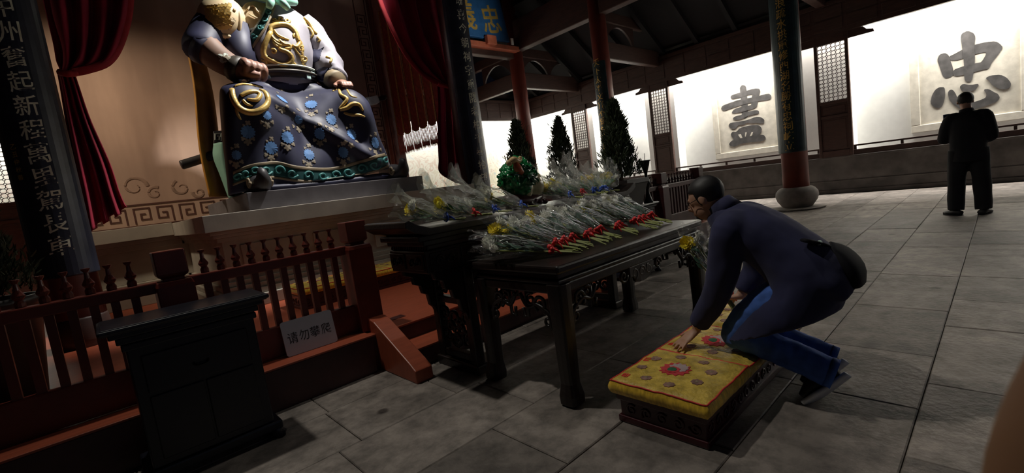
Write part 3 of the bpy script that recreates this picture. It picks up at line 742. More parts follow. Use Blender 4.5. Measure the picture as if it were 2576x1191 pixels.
MB().loft([fn(0.0, v/30)+V((0, -.03, 0)) for v in range(31)], .045, .02, seg=8).build('edge_band', M['curtain_edge'], t, smooth=True)
MB().loft([at(1102, 212, YR-.09), at(1126, 218, YR-.12), at(1152, 216, YR-.09)], .035, .05, seg=8).build('tie_band', M['curtain_edge'], t, smooth=True)
Lp = [((1102, 213), (1154, 215)), ((1104, 260), (1160, 262)), ((1104, 340), (1168, 340)), ((1106, 400), (1176, 400)), ((1109, 434), (1184, 440)), ((1150, 459), (1192, 476))]
P2 = [at(*a, YR) for a, b in Lp]; P3 = [at(*b, YR) for a, b in Lp]
def fn3(u, v):
    a, b = cr(P2, v), cr(P3, v); p = a.lerp(b, u); p.y += .05*math.sin(u*3.5*2*PI+.4)+.012*math.sin(u*29); return p
MB().grid(fn3, 80, 50).build('tail', M['curtain_red'], t, smooth=True, solid=.012)

XB = 5.10
for i in range(6):
    y0 = 6.98+.30*i; t = thing('banner', ['narrow embroidered red banner hanging nearest the right curtain', 'embroidered red banner second from the right curtain', 'embroidered red banner third from the right curtain', 'embroidered red banner fourth from the right curtain', 'embroidered red banner fifth from the right curtain', 'embroidered red banner hanging beside the dark red niche post'][i], 'banner', (XB, y0+.15, 2.2), 'fringed banners beside the statue')
    zb = 2.74
    w = .275
    prof = [(0, 5.2), (w, 5.2), (w, zb)]+[(w/2+w/2*math.cos(PI*k/8), zb-.10*math.sin(PI*k/8)) for k in range(1, 8)]+[(0, zb)]
    MB().prism(prof, (XB-.006+.012*(i % 2), y0, 0), (0, 1, 0), (0, 0, 1), (-1, 0, 0), .008).build('cloth', M['banner_red'], t)
    for yy in (y0+.012, y0+w-.012): MB().box((XB-.024+.012*(i % 2), yy-.012, zb-.01), (XB-.014+.012*(i % 2), yy+.012, 5.2)).build('gold_edge', M['banner_gold'], t)
    MB().loft([(XB-.016+.012*(i % 2), y0+w/2+w/2*math.cos(PI*k/8), zb-.10*math.sin(PI*k/8)) for k in range(9)], .012, seg=6).build('scalloped_hem', M['banner_gold'], t)
    for k in range(7):
        y = y0+.022+.041*k; zt = zb-.10*math.sin(PI*(k+.5)/7); zl = 2.24+.03*random.random()
        MB().loft([(XB-.012, y, zt), (XB-.012, y+.003, (zt+zl)/2), (XB-.012, y, zl+.06), (XB-.012, y, zl)], [.009, .009, .015, .003], seg=6).build('tassel', M['banner_red'], t)

# ------------------------------------------------------------------ long altar table and the offering table
def scroll(mb, c, u, v, r, turns, a0, th, n=22, sgn=1):
    pts = []
    for i in range(n):
        f = i/(n-1); a = a0+sgn*f*turns*2*PI; rr = r*(1-.8*f)
        pts.append(V(c)+V(u)*(rr*math.cos(a))+V(v)*(rr*math.sin(a)))
    mb.loft(pts, [th*(1-.3*i/n) for i in range(n)], seg=6); return pts
X3, Y3, Z3 = V((1, 0, 0)), V((0, 1, 0)), V((0, 0, 1))
al = thing('altar_table', 'long black carved altar table with upturned ends behind the offering table', 'altar table', (2.72, 2.8, 0))
ax0, ax1, ay0, ay1 = 1.42, 4.03, 2.52, 3.10
top = [(ax0, 1.165), (ax0+.03, 1.172), (ax0+.09, 1.135), (ax0+.18, 1.103), (ax0+.3, 1.10), (ax1-.3, 1.10), (ax1-.18, 1.103), (ax1-.09, 1.135), (ax1-.03, 1.172), (ax1, 1.165), (ax1, 1.125), (ax1-.06, 1.085), (ax1-.16, 1.055), (ax0+.16, 1.055), (ax0+.06, 1.085), (ax0, 1.125)]
MB().prism(top, (0, ay0, 0), X3, Z3, Y3, ay1-ay0).build('top_board', M['black_wood'], al, bevel=.006)
mb = MB()
for e, z0, z1 in ((.05, 1.02, 1.06), (.09, .985, 1.025), (.12, .955, .99)): mb.box((ax0+.04+e, ay0+e*.45, z0), (ax1-.04-e, ay1-e*.45, z1))
mb.build('cornice', M['black_wood'], al, bevel=.008)
fx0, fx1, fy0, fy1 = ax0+.135, ax1-.135, ay0+.05, ay1-.05
MB().box((fx0, fy0, .80), (fx1, fy1, .955)).build('frieze', M['black_wood'], al, bevel=.01)
for k in range(9):
    x = fx0+.03+k*(fx1-fx0-.06)/9; w = (fx1-fx0-.06)/9-.02
    q = MB().box((x, fy0-.008, .825), (x+w, fy0+.002, .935)); q.build('frieze_panel', M['black_wood'], al, bevel=.005)
    s = MB(); scroll(s, (x+w*.3, fy0-.012, .88), X3, Z3, .035, 1.3, 0, .006); scroll(s, (x+w*.7, fy0-.012, .88), X3, Z3, .035, 1.3, PI, .006); s.build('carving', M['black_wood'], al, smooth=True, kind='stuff')
for k in range(2):
    y = fy0+.03+k*.24; MB().box((fx0-.008, y, .825), (fx0+.002, y+.2, .935)).build('frieze_panel', M['black_wood'], al, bevel=.005)
    s = MB(); scroll(s, (fx0-.012, y+.06, .88), Y3, Z3, .035, 1.3, 0, .006); scroll(s, (fx0-.012, y+.14, .88), Y3, Z3, .035, 1.3, PI, .006); s.build('carving', M['black_wood'], al, smooth=True, kind='stuff')
for k in range(16):
    y = fy0+.02+k*.03; MB().obox((fx0+.028, y, .972), (.02, .012, .03), Matrix.Rotation(.5, 3, 'X')).build('rope_bead', M['black_wood'], al)
for xs, sg_ in ((1.84, 1), (3.54, -1)):
    x0, x1 = xs, xs+.075
    for y in (fy0, fy1-.075): MB().box((x0, y, .05), (x1, y+.075, .80)).build('leg', M['black_wood'], al, bevel=.008)
    for z in (.08, .50, .74): MB().box((x0+.01, fy0+.07, z), (x1-.01, fy1-.07, z+.05)).build('stretcher', M['black_wood'], al, bevel=.006)
    MB().box((x0-.02, fy0-.02, 0), (x1+.02, fy1+.02, .07)).build('foot_rail', M['black_wood'], al, bevel=.012)
    s = MB(); rr = random.Random(4)
    for (yc, zc, r, a) in ((fy0+.13, .64, .07, 0), (fy0+.26, .66, .075, 2), (fy0+.37, .62, .06, 4), (fy0+.12, .40, .07, 1), (fy0+.25, .38, .085, 3), (fy0+.37, .41, .06, 5), (fy0+.13, .22, .07, 2), (fy0+.26, .22, .07, 0), (fy0+.37, .24, .06, 3), (fy0+.2, .30, .05, 1), (fy0+.32, .31, .05, 4), (fy0+.19, .55, .04, 2)):
        scroll(s, (x0+.04, yc, zc), Y3, Z3, r, 1.4, a, .017, sgn=1 if a % 2 else -1)
    s.build('openwork', M['black_wood'], al, smooth=True, kind='stuff')
    # scalloped bracket outside the leg
    xo = -1 if sg_ > 0 else 1
    ed = x0 if sg_ > 0 else x1
    br = [(0, 0), (.235, 0), (.225, -.05), (.17, -.07), (.16, -.13), (.11, -.15), (.10, -.21), (.06, -.23), (.05, -.31), (.02, -.34), (0, -.40)]
    for y in (fy0+.02, fy1-.06): MB().prism(br, (ed, y, .80), (xo, 0, 0), Z3, Y3, .04).build('corner_bracket', M['black_wood'], al, bevel=.006)
    MB().prism([(0, 0), (.3, 0), (.27, -.05), (.2, -.06), (.15, -.13), (.08, -.15), (0, -.28)], (x1 if sg_ > 0 else x0, fy0+.02, .80), (-xo, 0, 0), Z3, Y3, .035).build('corner_bracket', M['black_wood'], al, bevel=.006)

tb = thing('offering_table', 'black carved table with bouquets laid on it, in front of the altar', 'table', (2.71, 2.07, 0))
tx0, tx1, ty0, ty1, TZ = 1.82, 3.60, 1.68, 2.46, .83
MB().box((tx0, ty0, TZ-.05), (tx1, ty1, TZ)).build('top_board', M['black_wood'], tb, bevel=.014)
mb = MB().box((tx0+.03, ty0+.03, TZ-.085), (tx1-.03, ty1-.03, TZ-.05)).box((tx0+.015, ty0+.015, TZ-.11), (tx1-.015, ty1-.015, TZ-.085))
mb.build('waist', M['black_wood'], tb, bevel=.008)
az = TZ-.11
for a, b in (((tx0+.02, ty0+.02, az-.06), (tx1-.02, ty0+.055, az)), ((tx0+.02, ty1-.055, az-.06), (tx1-.02, ty1-.02, az)), ((tx0+.02, ty0+.05, az-.06), (tx0+.055, ty1-.05, az)), ((tx1-.055, ty0+.05, az-.06), (tx1-.02, ty1-.05, az))):
    MB().box(a, b).build('apron', M['black_wood'], tb, bevel=.01)
for x in (tx0+.055, tx1-.055):
    for y in (ty0+.055, ty1-.055):
        sx = -1 if x < 2.7 else 1; sy = -1 if y < 2 else 1
        MB().loft([(x, y, az), (x, y, .5), (x, y, .16), (x, y, .13), (x+.004*sx, y+.004*sy, .06), (x+.006*sx, y+.006*sy, .012), (x+.006*sx, y+.006*sy, 0)], [.058, .055, .048, .048, .062, .060, .04], side=(1, 0, 0), seg=12, power=.45).build('leg', M['black_wood'], tb, smooth=False, bevel=.004)
        s = MB(); scroll(s, (x+.075*sx*-1 if False else x-.0*sx, y, .52), X3, Z3, .05, 1.2, 0 if sx < 0 else PI, .016, sgn=-sx); s.build('leg_scroll', M['black_wood'], tb, smooth=True)
def fretwork(t, o, u, ln, z, drop, n):
    """openwork hung under an apron: scroll brackets at both ends, pendants between"""
    o = V(o); u = V(u)
    for e, d in ((0, 1), (ln, -1)):
        s = MB(); c = o+u*e
        s.loft(curve([c+u*(.02*d)+Z3*(z-drop), c+u*(.03*d)+Z3*(z-drop*.6), c+u*(.12*d)+Z3*(z-drop*.35), c+u*(.20*d)+Z3*(z-drop*.45), c+u*(.26*d)+Z3*(z-.02)], 20), .014, seg=6)
        scroll(s, c+u*(.09*d)+Z3*(z-drop*.33), u*d, Z3, .055, 1.4, -1, .013); scroll(s, c+u*(.17*d)+Z3*(z-.05), u*d, Z3, .045, 1.3, 2, .012, sgn=-1)
        scroll(s, c+u*(.045*d)+Z3*(z-drop*.78), u*d, Z3, .05, 1.2, 1, .012)
        s.loft([c+u*(.2*d)+Z3*z, c+u*(.205*d)+Z3*(z-drop*.72), c+u*(.24*d)+Z3*(z-drop*.75), c+u*(.245*d)+Z3*(z-drop*.5)], .012, seg=6)
        s.build('scroll_bracket', M['black_wood'], t, smooth=True, kind='stuff')
    for k in range(n):
        x = ln*(k+1)/(n+1); c = o+u*x; w = .15; h = drop*.62
        s = MB()
        prof = [(-w, 0), (w, 0), (w, -h*.55), (w*.75, -h*.6), (w*.6, -h*.9), (w*.25, -h), (-w*.25, -h), (-w*.6, -h*.9), (-w*.75, -h*.6), (-w, -h*.55)]
        nrm = u.cross(Z3)
        s.prism(prof, c+Z3*z-nrm*.008, u, Z3, nrm, .016); s.build('pendant', M['black_wood'], t, bevel=.004)
        s = MB()
        for dx in (-.6, 0, .6): scroll(s, c+u*(w*dx)+Z3*(z-h*.45), u, Z3, .04, 1.5, dx*3, .012)
        s.build('carving', M['black_wood'], t, smooth=True, kind='stuff')
        for d in (-1, 1):
            s = MB(); scroll(s, c+u*((w+.07)*d)+Z3*(z-.045), u, Z3, .045, 1.3, 0, .011, sgn=d); s.build('scroll_work', M['black_wood'], t, smooth=True)
fretwork(tb, (tx0+.11, ty0+.04, 0), X3, tx1-tx0-.22, az-.06, .2, 1)
fretwork(tb, (tx0+.11, ty1-.04, 0), X3, tx1-tx0-.22, az-.06, .2, 1)
fretwork(tb, (tx0+.04, ty0+.11, 0), Y3, ty1-ty0-.22, az-.06, .22, 0)
fretwork(tb, (tx1-.04, ty0+.11, 0), Y3, ty1-ty0-.22, az-.06, .22, 0)

# ------------------------------------------------------------------ the seated statue
st = thing('statue', 'painted statue of a seated armoured general in a dragon robe, on the pedestal', 'statue', (2.5, 7.0, 1.645))
ROWS = [
 [(1.66,7.7,1.66),(1.49,7.1,1.66),(1.37,6.62,1.66),(1.66,6.40,1.67),(2.05,6.42,1.70),(2.45,6.38,1.73),(2.85,6.42,1.74),(3.2,6.38,1.77),(3.52,6.5,1.82),(3.64,6.9,1.84),(3.5,7.7,1.8)],
 [(1.66,7.7,1.95),(1.50,7.1,1.95),(1.39,6.60,1.95),(1.66,6.40,1.95),(2.05,6.43,1.97),(2.45,6.40,1.98),(2.85,6.44,2.0),(3.2,6.38,2.02),(3.5,6.5,2.06),(3.60,6.9,2.06),(3.5,7.7,2.0)],
 [(1.66,7.7,2.3),(1.51,7.1,2.3),(1.41,6.56,2.3),(1.66,6.38,2.3),(2.05,6.45,2.3),(2.45,6.50,2.28),(2.85,6.47,2.3),(3.2,6.38,2.32),(3.44,6.5,2.34),(3.52,6.9,2.34),(3.45,7.7,2.3)],
 [(1.68,7.7,2.65),(1.54,7.1,2.65),(1.45,6.54,2.65),(1.66,6.36,2.65),(2.05,6.45,2.63),(2.45,6.60,2.60),(2.85,6.5,2.62),(3.15,6.36,2.64),(3.38,6.48,2.65),(3.46,6.9,2.65),(3.4,7.7,2.6)],
 [(1.70,7.7,2.9),(1.58,7.1,2.92),(1.49,6.60,2.88),(1.68,6.42,2.9),(2.02,6.50,2.85),(2.45,6.68,2.76),(2.85,6.55,2.83),(3.12,6.42,2.87),(3.36,6.52,2.84),(3.42,6.9,2.86),(3.38,7.7,2.8)],
 [(1.72,7.7,3.0),(1.62,7.1,3.04),(1.54,6.70,3.01),(1.74,6.58,3.05),(2.0,6.64,3.01),(2.45,6.82,2.93),(2.85,6.68,2.97),(3.12,6.58,3.02),(3.3,6.64,2.98),(3.38,6.95,3.0),(3.35,7.7,2.9)],
 [(1.75,7.7,3.05),(1.70,7.15,3.1),(1.66,6.9,3.09),(1.82,6.85,3.11),(2.05,6.88,3.10),(2.45,6.98,3.07),(2.82,6.9,3.08),(3.05,6.85,3.08),(3.2,6.9,3.06),(3.3,7.1,3.05),(3.3,7.7,3.0)],
 [(1.8,7.7,3.15),(1.85,7.3,3.18),(1.9,7.15,3.18),(2.0,7.05,3.19),(2.15,7.0,3.19),(2.48,6.95,3.18),(2.78,7.0,3.19),(2.95,7.05,3.18),(3.05,7.15,3.17),(3.1,7.3,3.15),(3.1,7.7,3.1)],
 [(2.1,7.6,3.3),(2.1,7.4,3.3),(2.12,7.3,3.3),(2.2,7.25,3.3),(2.3,7.2,3.3),(2.48,7.2,3.3),(2.66,7.2,3.3),(2.76,7.25,3.3),(2.8,7.3,3.3),(2.85,7.4,3.3),(2.85,7.6,3.3)]]
ROWS = [[V(p) for p in r] for r in ROWS]
def robe(u, v):
    p = cr([cr(r, u) for r in ROWS], v)
    if v < .6:
        k = min(1, (.6-v)/.25)
        a, b = V((2.02, 0, 2.88)), V((3.30, 0, 1.92)); q = V((p.x, 0, p.z)); t_ = max(0, min(1, (q-a).dot(b-a)/(b-a).length_squared))
        dd = (q-(a+(b-a)*t_)).length
        p.y -= .085*math.exp(-(dd/.085)**2)*min(1, k*1.5)
        p.y += k*(.028*math.sin(p.x*9+p.z*2.2)+.015*math.sin(p.x*17-p.z*3))
    return p
rb = MB().grid(robe, 110, 90)
rb.build('robe_skirt', M['robe_navy'], st, smooth=True, solid=.02)
BV_R = rb.bvh()
# torso
TZs = [3.15, 3.35, 3.6, 3.85, 4.08, 4.26, 4.40, 4.5, 4.75]
TC = [(2.48,7.27), (2.48,7.27), (2.48,7.26), (2.46,7.29), (2.43,7.33), (2.41,7.36), (2.41,7.38), (2.41,7.38), (2.41,7.36)]
TR = [(.42,.34), (.43,.36), (.48,.41), (.52,.40), (.60,.37), (.56,.32), (.34,.25), (.17,.17), (.15,.15)]
n = 28
tp = [V((c[0], c[1], z)) for c, z in zip(TC, TZs)]
pts = curve(tp, n); rx = curve1([r[0] for r in TR], n); ry = curve1([r[1] for r in TR], n)
to = MB().loft(pts, rx, ry, side=(1, 0, 0), seg=40, dirs=[(0, 0, 1)]*n)
to.build('torso', M['robe_grey'], st, smooth=True)
BV_T = to.bvh()
def hit(px, py, bv):
    d = ray(px, py).normalized(); l, nn, i, dist = bv.ray_cast(EYE, d)
    if l is None: return None, None
    return l, (nn if nn.dot(d) < 0 else -nn)
def on(px, py, bv, h=0):
    l, nn = hit(px, py, bv)
    return None if l is None else l+nn*h
def patch(A, B, bv, h, name, m, nu=40, nv=8, solid=.012):
    """raised band lying on a surface between two outlines (photo pixels)"""
    A = [V((a[0], a[1], 0)) for a in A]; B = [V((b[0], b[1], 0)) for b in B]; last = [None]
    def fn(u, v):
        p = cr(A, u).lerp(cr(B, u), v); q = on(p.x, p.y, bv, h)
        if q is None: q = last[0] or at(p.x, p.y, 6.6)
        last[0] = q; return q
    return MB().grid(fn, nu, nv).build(name, m, st, smooth=True, solid=solid)
def relief(P, bv, rad, name, m, n=24, lift=.0, parent=None):
    P = curve([(p[0], p[1], 0) for p in P], n); q = [on(p.x, p.y, bv, lift) for p in P]; q = [p for p in q if p is not None]
    if len(q) < 3: return None
    rr = [rad*(.45+.55*math.sin(PI*min(1, .15+.85*i/(len(q)-1)))**.6) for i in range(len(q))]
    return MB().loft(q, rr, seg=8).build(name, m, parent or st, smooth=True)
def disc(px, py, bv, r, h, name, m, teeth=0, sq=1, th=.012, rot=0):
    l, nn = hit(px, py, bv)
    if l is None: return
    a, b = frame(nn, (0, 0, 1)); k = teeth*4 if teeth else 20; P = []
    for i in range(k):
        t = 2*PI*i/k+rot; rr = r*((.80+.20*abs(math.sin(PI*i/4))**.7 if teeth > 8 else .55+.45*abs(math.sin(PI*i/4))) if teeth else 1)
        p = l+b*(rr*math.cos(t)*sq)+a*(rr*math.sin(t)); dn = bv.find_nearest(p)
        P.append(dn[0] if dn[0] else p)
    c = bv.find_nearest(l)[0]
    vs = [c+nn*(h+th)]+[p+nn*(h+th*.8) for p in P]+[p-nn*.01 for p in P]
    fs = [(0, 1+i, 1+(i+1) % k) for i in range(k)]+[(1+i, k+1+i, k+1+(i+1) % k, 1+(i+1) % k) for i in range(k)]
    MB().add(vs, fs).build(name, m, st)
c8 = lambda x, y: (520+x/4.254, 240+y/4.254)
c7 = lambda x, y: (480+x/3.97, y/3.97)
# robe hem: green band edged in tan, with scrolls
ht = [c8(*p) for p in ((290,850),(420,790),(560,757),(750,742),(960,790),(1200,812),(1400,798),(1600,742),(1800,680),(1960,640))]
hb_ = [c8(*p) for p in ((290,945),(420,895),(560,862),(750,872),(960,903),(1200,918),(1400,905),(1600,862),(1800,800),(1990,725))]
patch(ht, hb_, BV_R, .006, 'hem_band', M['robe_hem'], 70, 8)
sh = lambda L, d: [(x, y+d) for x, y in L]
patch(sh(ht, -8), sh(ht, 0), BV_R, .012, 'hem_edge', M['trim_tan'], 70, 4); patch(sh(hb_, 0), sh(hb_, 6), BV_R, .012, 'hem_edge', M['trim_tan'], 70, 4)
for i in range(13):
    f = (i+.5)/13; a, b = cr([V((*p, 0)) for p in ht], f), cr([V((*p, 0)) for p in hb_], f); c = (a+b)/2; s = (b-a).length*.36
    P = [(c.x+s*(1.25-1.0*k/13)*math.cos(.3+k*.52*(1 if i % 2 else -1))*1.15, c.y+s*(1.25-1.0*k/13)*math.sin(.3+k*.52*(1 if i % 2 else -1))) for k in range(14)]
    relief(P, BV_R, .016, 'hem_scroll', M['hem_scroll'], 20, .016)
# medallions and lotus sprigs
for i, (x, y) in enumerate(((440,395),(685,565),(865,455),(1090,640),(1210,412),(1330,265),(1545,425),(1800,510),(1460,612),(1120,105),(800,50),(975,262),(318,640),(640,215))):
    px, py = c8(x, y); s = .085 if i not in (11, 12, 13) else .06
    disc(px, py, BV_R, s, .008, 'medallion', M['medal_blue'], teeth=13, sq=.85 if 2 < i < 9 else 1)
    disc(px, py+25, BV_R, .05, .006, 'lotus_sprig', M['medal_tan'], teeth=5, rot=.5)
    disc(px-13, py+17, BV_R, .03, .006, 'lotus_petal', M['medal_tan'], teeth=3); disc(px+13, py+17, BV_R, .03, .006, 'lotus_petal', M['medal_tan'], teeth=3, rot=1)
    disc(px, py-23, BV_R, .036, .006, 'lotus_bud', M['medal_tan'], teeth=4); disc(px-11, py-17, BV_R, .02, .006, 'lotus_petal', M['medal_tan'], teeth=3)
# dragon reliefs on chest, knees and sleeve
def dragon(segs, bv, conv, r, n=26):
    for s, k in segs: relief([conv(*p) for p in s], bv, r*k, 'dragon_relief', M['statue_gold'], n, .004)
dragon([([(800,335),(800,270),(880,245),(970,255),(1040,320),(1070,400),(1085,430),(1050,470),(1010,450)], 1.0),
        ([(800,320),(760,400),(725,500),(745,570),(830,620),(920,650),(990,625),(1005,570),(960,520),(905,500),(880,480)], 1.15),
        ([(735,540),(760,620),(775,690),(820,705),(870,680)], .75), ([(775,690),(800,640),(850,650)], .45), ([(820,705),(850,720),(890,715)], .4),
        ([(1000,600),(1040,650),(1080,690),(1110,700),(1130,670)], .7), ([(1080,690),(1060,720),(1090,735)], .4),
        ([(785,330),(830,390),(880,420),(940,420)], .55), ([(805,370),(850,430),(900,450),(960,430)], .5), ([(830,300),(870,350),(930,380),(980,400)], .5), ([(820,420),(860,460),(900,465)], .4),
        ([(880,400),(930,440),(980,450),(990,480),(940,485)], .7), ([(1030,470),(1060,520),(1090,560),(1110,620)], .35), ([(1085,440),(1110,500),(1120,570),(1115,640)], .3),
        ([(640,630),(680,640),(720,690)], .5), ([(920,690),(980,720),(1030,740)], .5), ([(830,215),(860,210),(890,225)], .5), ([(950,225),(975,235),(1000,250)], .4)], BV_T, c7, .036)
dragon([([(415,900),(425,980),(470,1070),(560,1120),(660,1120),(740,1070),(770,1000),(740,930),(680,900)], 1.1), ([(500,960),(560,930),(640,920),(690,950),(660,1000),(600,1000),(560,990)], .8),
        ([(440,870),(520,850),(620,860),(700,880)], .6), ([(520,1000),(560,1040),(620,1060)], .5), ([(450,1090),(470,1150),(500,1200)], .5)], BV_R, c7, .040)
dragon([([(1480,890),(1500,950),(1560,990),(1520,1050),(1480,1090)], .8), ([(1490,1100),(1560,1080),(1620,1040),(1680,1050),(1720,1110)], 1), ([(1530,1130),(1600,1150),(1680,1150),(1740,1170)], .7),
        ([(1420,920),(1460,900),(1540,870),(1600,890)], .6), ([(1560,900),(1600,960),(1660,980)], .5)], BV_R, c7, .034)
rr = random.Random(12)
for k in range(12):
    x, y = [(655,168),(662,150),(690,55),(706,48),(722,52),(745,90),(757,120),(764,150),(700,178),(720,182),(742,185),(688,130)][k]; a = rr.uniform(0, 6)
    relief([(x+(8-.55*i)*math.cos(a+i*.55), y+(7-.5*i)*math.sin(a+i*.55)) for i in range(12)], BV_T, .017, 'cloud_relief', M['statue_gold'], 18, .004)
for k in range(9): disc(757+.9*k+3*math.sin(k), 108+8.5*k, BV_T, .026, .004, 'gold_boss', M['statue_gold'], teeth=5)
# chest: buff armour plate on one side, green edged lapel across
arm_l = [(612,78),(606,40),(618,15),(640,8)]; arm_r = [(648,80),(668,52),(682,35),(690,18)]
patch(arm_l, arm_r, BV_T, .02, 'chest_plate', M['armour_buff'], 24, 24, .03)
patch([(611,82),(612,100),(616,120)], [(646,84),(640,104),(634,120)], BV_T, .012, 'under_armour', M['sleeve_brown'], 20, 16, .02)
patch([(606,72),(628,74),(650,70)], [(606,78),(628,80),(650,76)], BV_T, .03, 'pale_trim', M['pale_trim'], 20, 4, .014)
lapA = [(632,112),(645,95),(662,68),(676,40),(684,20)]; lapB = [(618,125),(630,105),(648,75),(664,48),(674,25)]
lapA = [(626,132),(645,105),(663,75),(677,45),(686,20)]; lapB = [(620,112),(634,92),(650,66),(662,44),(672,22)]
patch(lapA, lapB, BV_T, .03, 'lapel', M['robe_hem'], 30, 8, .02)
patch([(x+6, y+2) for x, y in lapA], [(x+1, y) for x, y in lapA], BV_T, .036, 'lapel_edge', M['trim_tan'], 30, 4, .02); patch(lapB, [(x-4, y-1) for x, y in lapB], BV_T, .036, 'lapel_edge', M['pale_trim'], 30, 4, .02)
for i in range(5):
    f = (i+.6)/5.4; c = (cr([V((*p, 0)) for p in lapA], f)+cr([V((*p, 0)) for p in lapB], f))/2
    relief([(c.x+7*(1-.07*k)*math.cos(k*.6), c.y+7*(1-.07*k)*math.sin(k*.6)) for k in range(12)], BV_T, .014, 'lapel_scroll', M['hem_scroll'], 16, .045)
P = [c7(570,130), c7(600,90), c7(640,90), c7(660,130), c7(700,170), c7(690,210), c7(640,190), c7(580,160)]
relief(P, BV_T, .014, 'plate_ornament', M['armour_buff'], 24, .05)
# belt
be = [V((2.48+.45*math.cos(2*PI*k/36), 7.27+.38*math.sin(2*PI*k/36), 3.325)) for k in range(37)]
MB().loft(be, .03, .062, side=(0, 0, 1), seg=10).map(lambda p: p).build('belt', M['belt_dark'], st, smooth=True)
bb = MB()
for k in range(36):
    a, b = be[k], be[k+1]
bl = MB().loft([V((2.48, 7.27, z)) for z in (3.25, 3.26, 3.39, 3.40)], [.45, .47, .47, .45], [.38, .40, .40, .38], side=(1, 0, 0), seg=40, dirs=[(0, 0, 1)]*4)
bl.build('belt_band', M['belt_dark'], st, smooth=False); BV_B = bl.bvh()
MB().loft([V((2.48+.475*math.cos(2*PI*k/36), 7.27+.405*math.sin(2*PI*k/36), 3.405)) for k in range(37)], .016, seg=6).build('belt_edge', M['pale_trim'], st, smooth=True)
for x, y in ((672,192),(699,198),(759,198),(775,194),(786,188)):
    l, nn = hit(x, y, BV_B)
    if l is not None:
        a, b = frame(nn, (0, 0, 1)); R = Matrix((b, a, nn)).transposed(); MB().obox(l+nn*.008, (.085, .075, .025), R).build('jade_plate', M['jade'], st, bevel=.012)
# right arm: dark sleeve, brown forearm, cuff and fist on the knee
MB().loft(curve([(1.95,7.28,4.12),(1.70,7.2,3.95),(1.56,7.12,3.76),(1.47,7.05,3.60),(1.45,7.02,3.54)], 14), curve1([.22,.23,.22,.22,.20], 14), seg=16).build('upper_sleeve', M['robe_navy'], st, smooth=True)
MB().loft([(1.95,7.15,3.95),(1.9,7.1,3.6),(1.95,7.1,3.3)], [.2,.2,.22], seg=14).build('sleeve_fall', M['robe_navy'], st, smooth=True)
fa = MB().loft(curve([(1.50,7.03,3.62),(1.58,6.95,3.47),(1.70,6.86,3.34),(1.79,6.78,3.25)], 12), curve1([.185,.175,.155,.135], 12), seg=16)
fa.build('forearm', M['sleeve_brown'], st, smooth=True); BV_F = fa.bvh()
MB().loft([(1.46,7.05,3.60),(1.53,6.99,3.53)], [.21,.19], seg=16).build('sleeve_hem', M['robe_navy'], st, smooth=True)
MB().loft([(1.735,6.83,3.30),(1.77,6.79,3.27),(1.80,6.77,3.245)], [.165,.175,.165], seg=18).build('wrist_cuff', M['belt_dark'], st, smooth=True)
for k in range(2): disc(*[(566,148),(578,160)][k], BV_F, [.085,.06][k], .006, 'bracer_plate', M['pale_trim'], teeth=5)
disc(569, 149, BV_F, .05, .016, 'bracer_boss', M['medal_tan'], teeth=5)
hm = MB().loft(curve([(1.74,6.82,3.26),(1.83,6.74,3.25),(1.94,6.70,3.22),(2.02,6.68,3.19)], 12), curve1([.12,.155,.15,.11], 12), curve1([.10,.105,.095,.075], 12), side=(0, 1, 0), seg=14)
for k in range(4):
    x = 1.80+.066*k; z = 3.315-.018*k; c = V((x, 6.70, z))
    hm.loft(curve([c, c+V((.012,-.10,.012)), c+V((.016,-.165,-.05)), c+V((.010,-.13,-.135)), c+V((.0,-.07,-.15))], 14), curve1([.046,.052,.049,.042,.034], 14), seg=10)
hm.loft(curve([(1.78,6.66,3.20),(1.86,6.54,3.15),(1.95,6.50,3.13)], 10), curve1([.05,.046,.034], 10), seg=10)
hm.fused('fist', M['statue_skin'], st, .012, 2)
# pauldron with gold scales
pa = MB().ball((1.80,7.16,4.0), (.30,.27,.34), 26, 16, Matrix.Rotation(math.radians(18), 3, 'Y')); pa.build('pauldron', M['armour_buff'], st, smooth=True); BV_P = pa.bvh()
scale_me = MB().prism([(-.020,.026),(.020,.026),(.023,-.014),(.0,-.032),(-.023,-.014)], (0,0,0), X3, Y3, Z3, .02).mesh('scale', M['statue_gold'])
for r in range(9):
    for c in range(8):
        px = 517+r*.2*1.0+c*8.2+(4 if r % 2 else 0)+(9-r)*1.2; py = 72-r*6.4-c*.9
        if px > 578+.0*(r): continue
        l, nn = hit(px, py, BV_P)
        if l is None: continue
        a, b = frame(nn, (.25, 0, 1)); o = bpy.data.objects.new('scale', scale_me); COL.objects.link(o); o.parent = st
        R = (Matrix((-b if False else a.cross(nn), a, nn)).transposed() @ Matrix.Rotation(.25, 3, 'X')).to_4x4(); R.translation = l+nn*.004-WLOC[st]; o.matrix_local = R
P = [(500,82),(512,88),(530,84),(548,93),(566,90),(585,94),(598,88),(604,60),(603,30)]
relief(P, BV_P, .03, 'pauldron_rim', M['armour_buff'], 40, .0)
for x, y in ((590,25),(587,50),(578,74)): disc(x, y, BV_P, .018, .01, 'stud', M['armour_buff'])
for k in range(5): disc(585+4.5*math.cos(k*1.257), 51+4.5*math.sin(k*1.257), BV_P, .017, .012, 'flower_stud', M['armour_buff'])
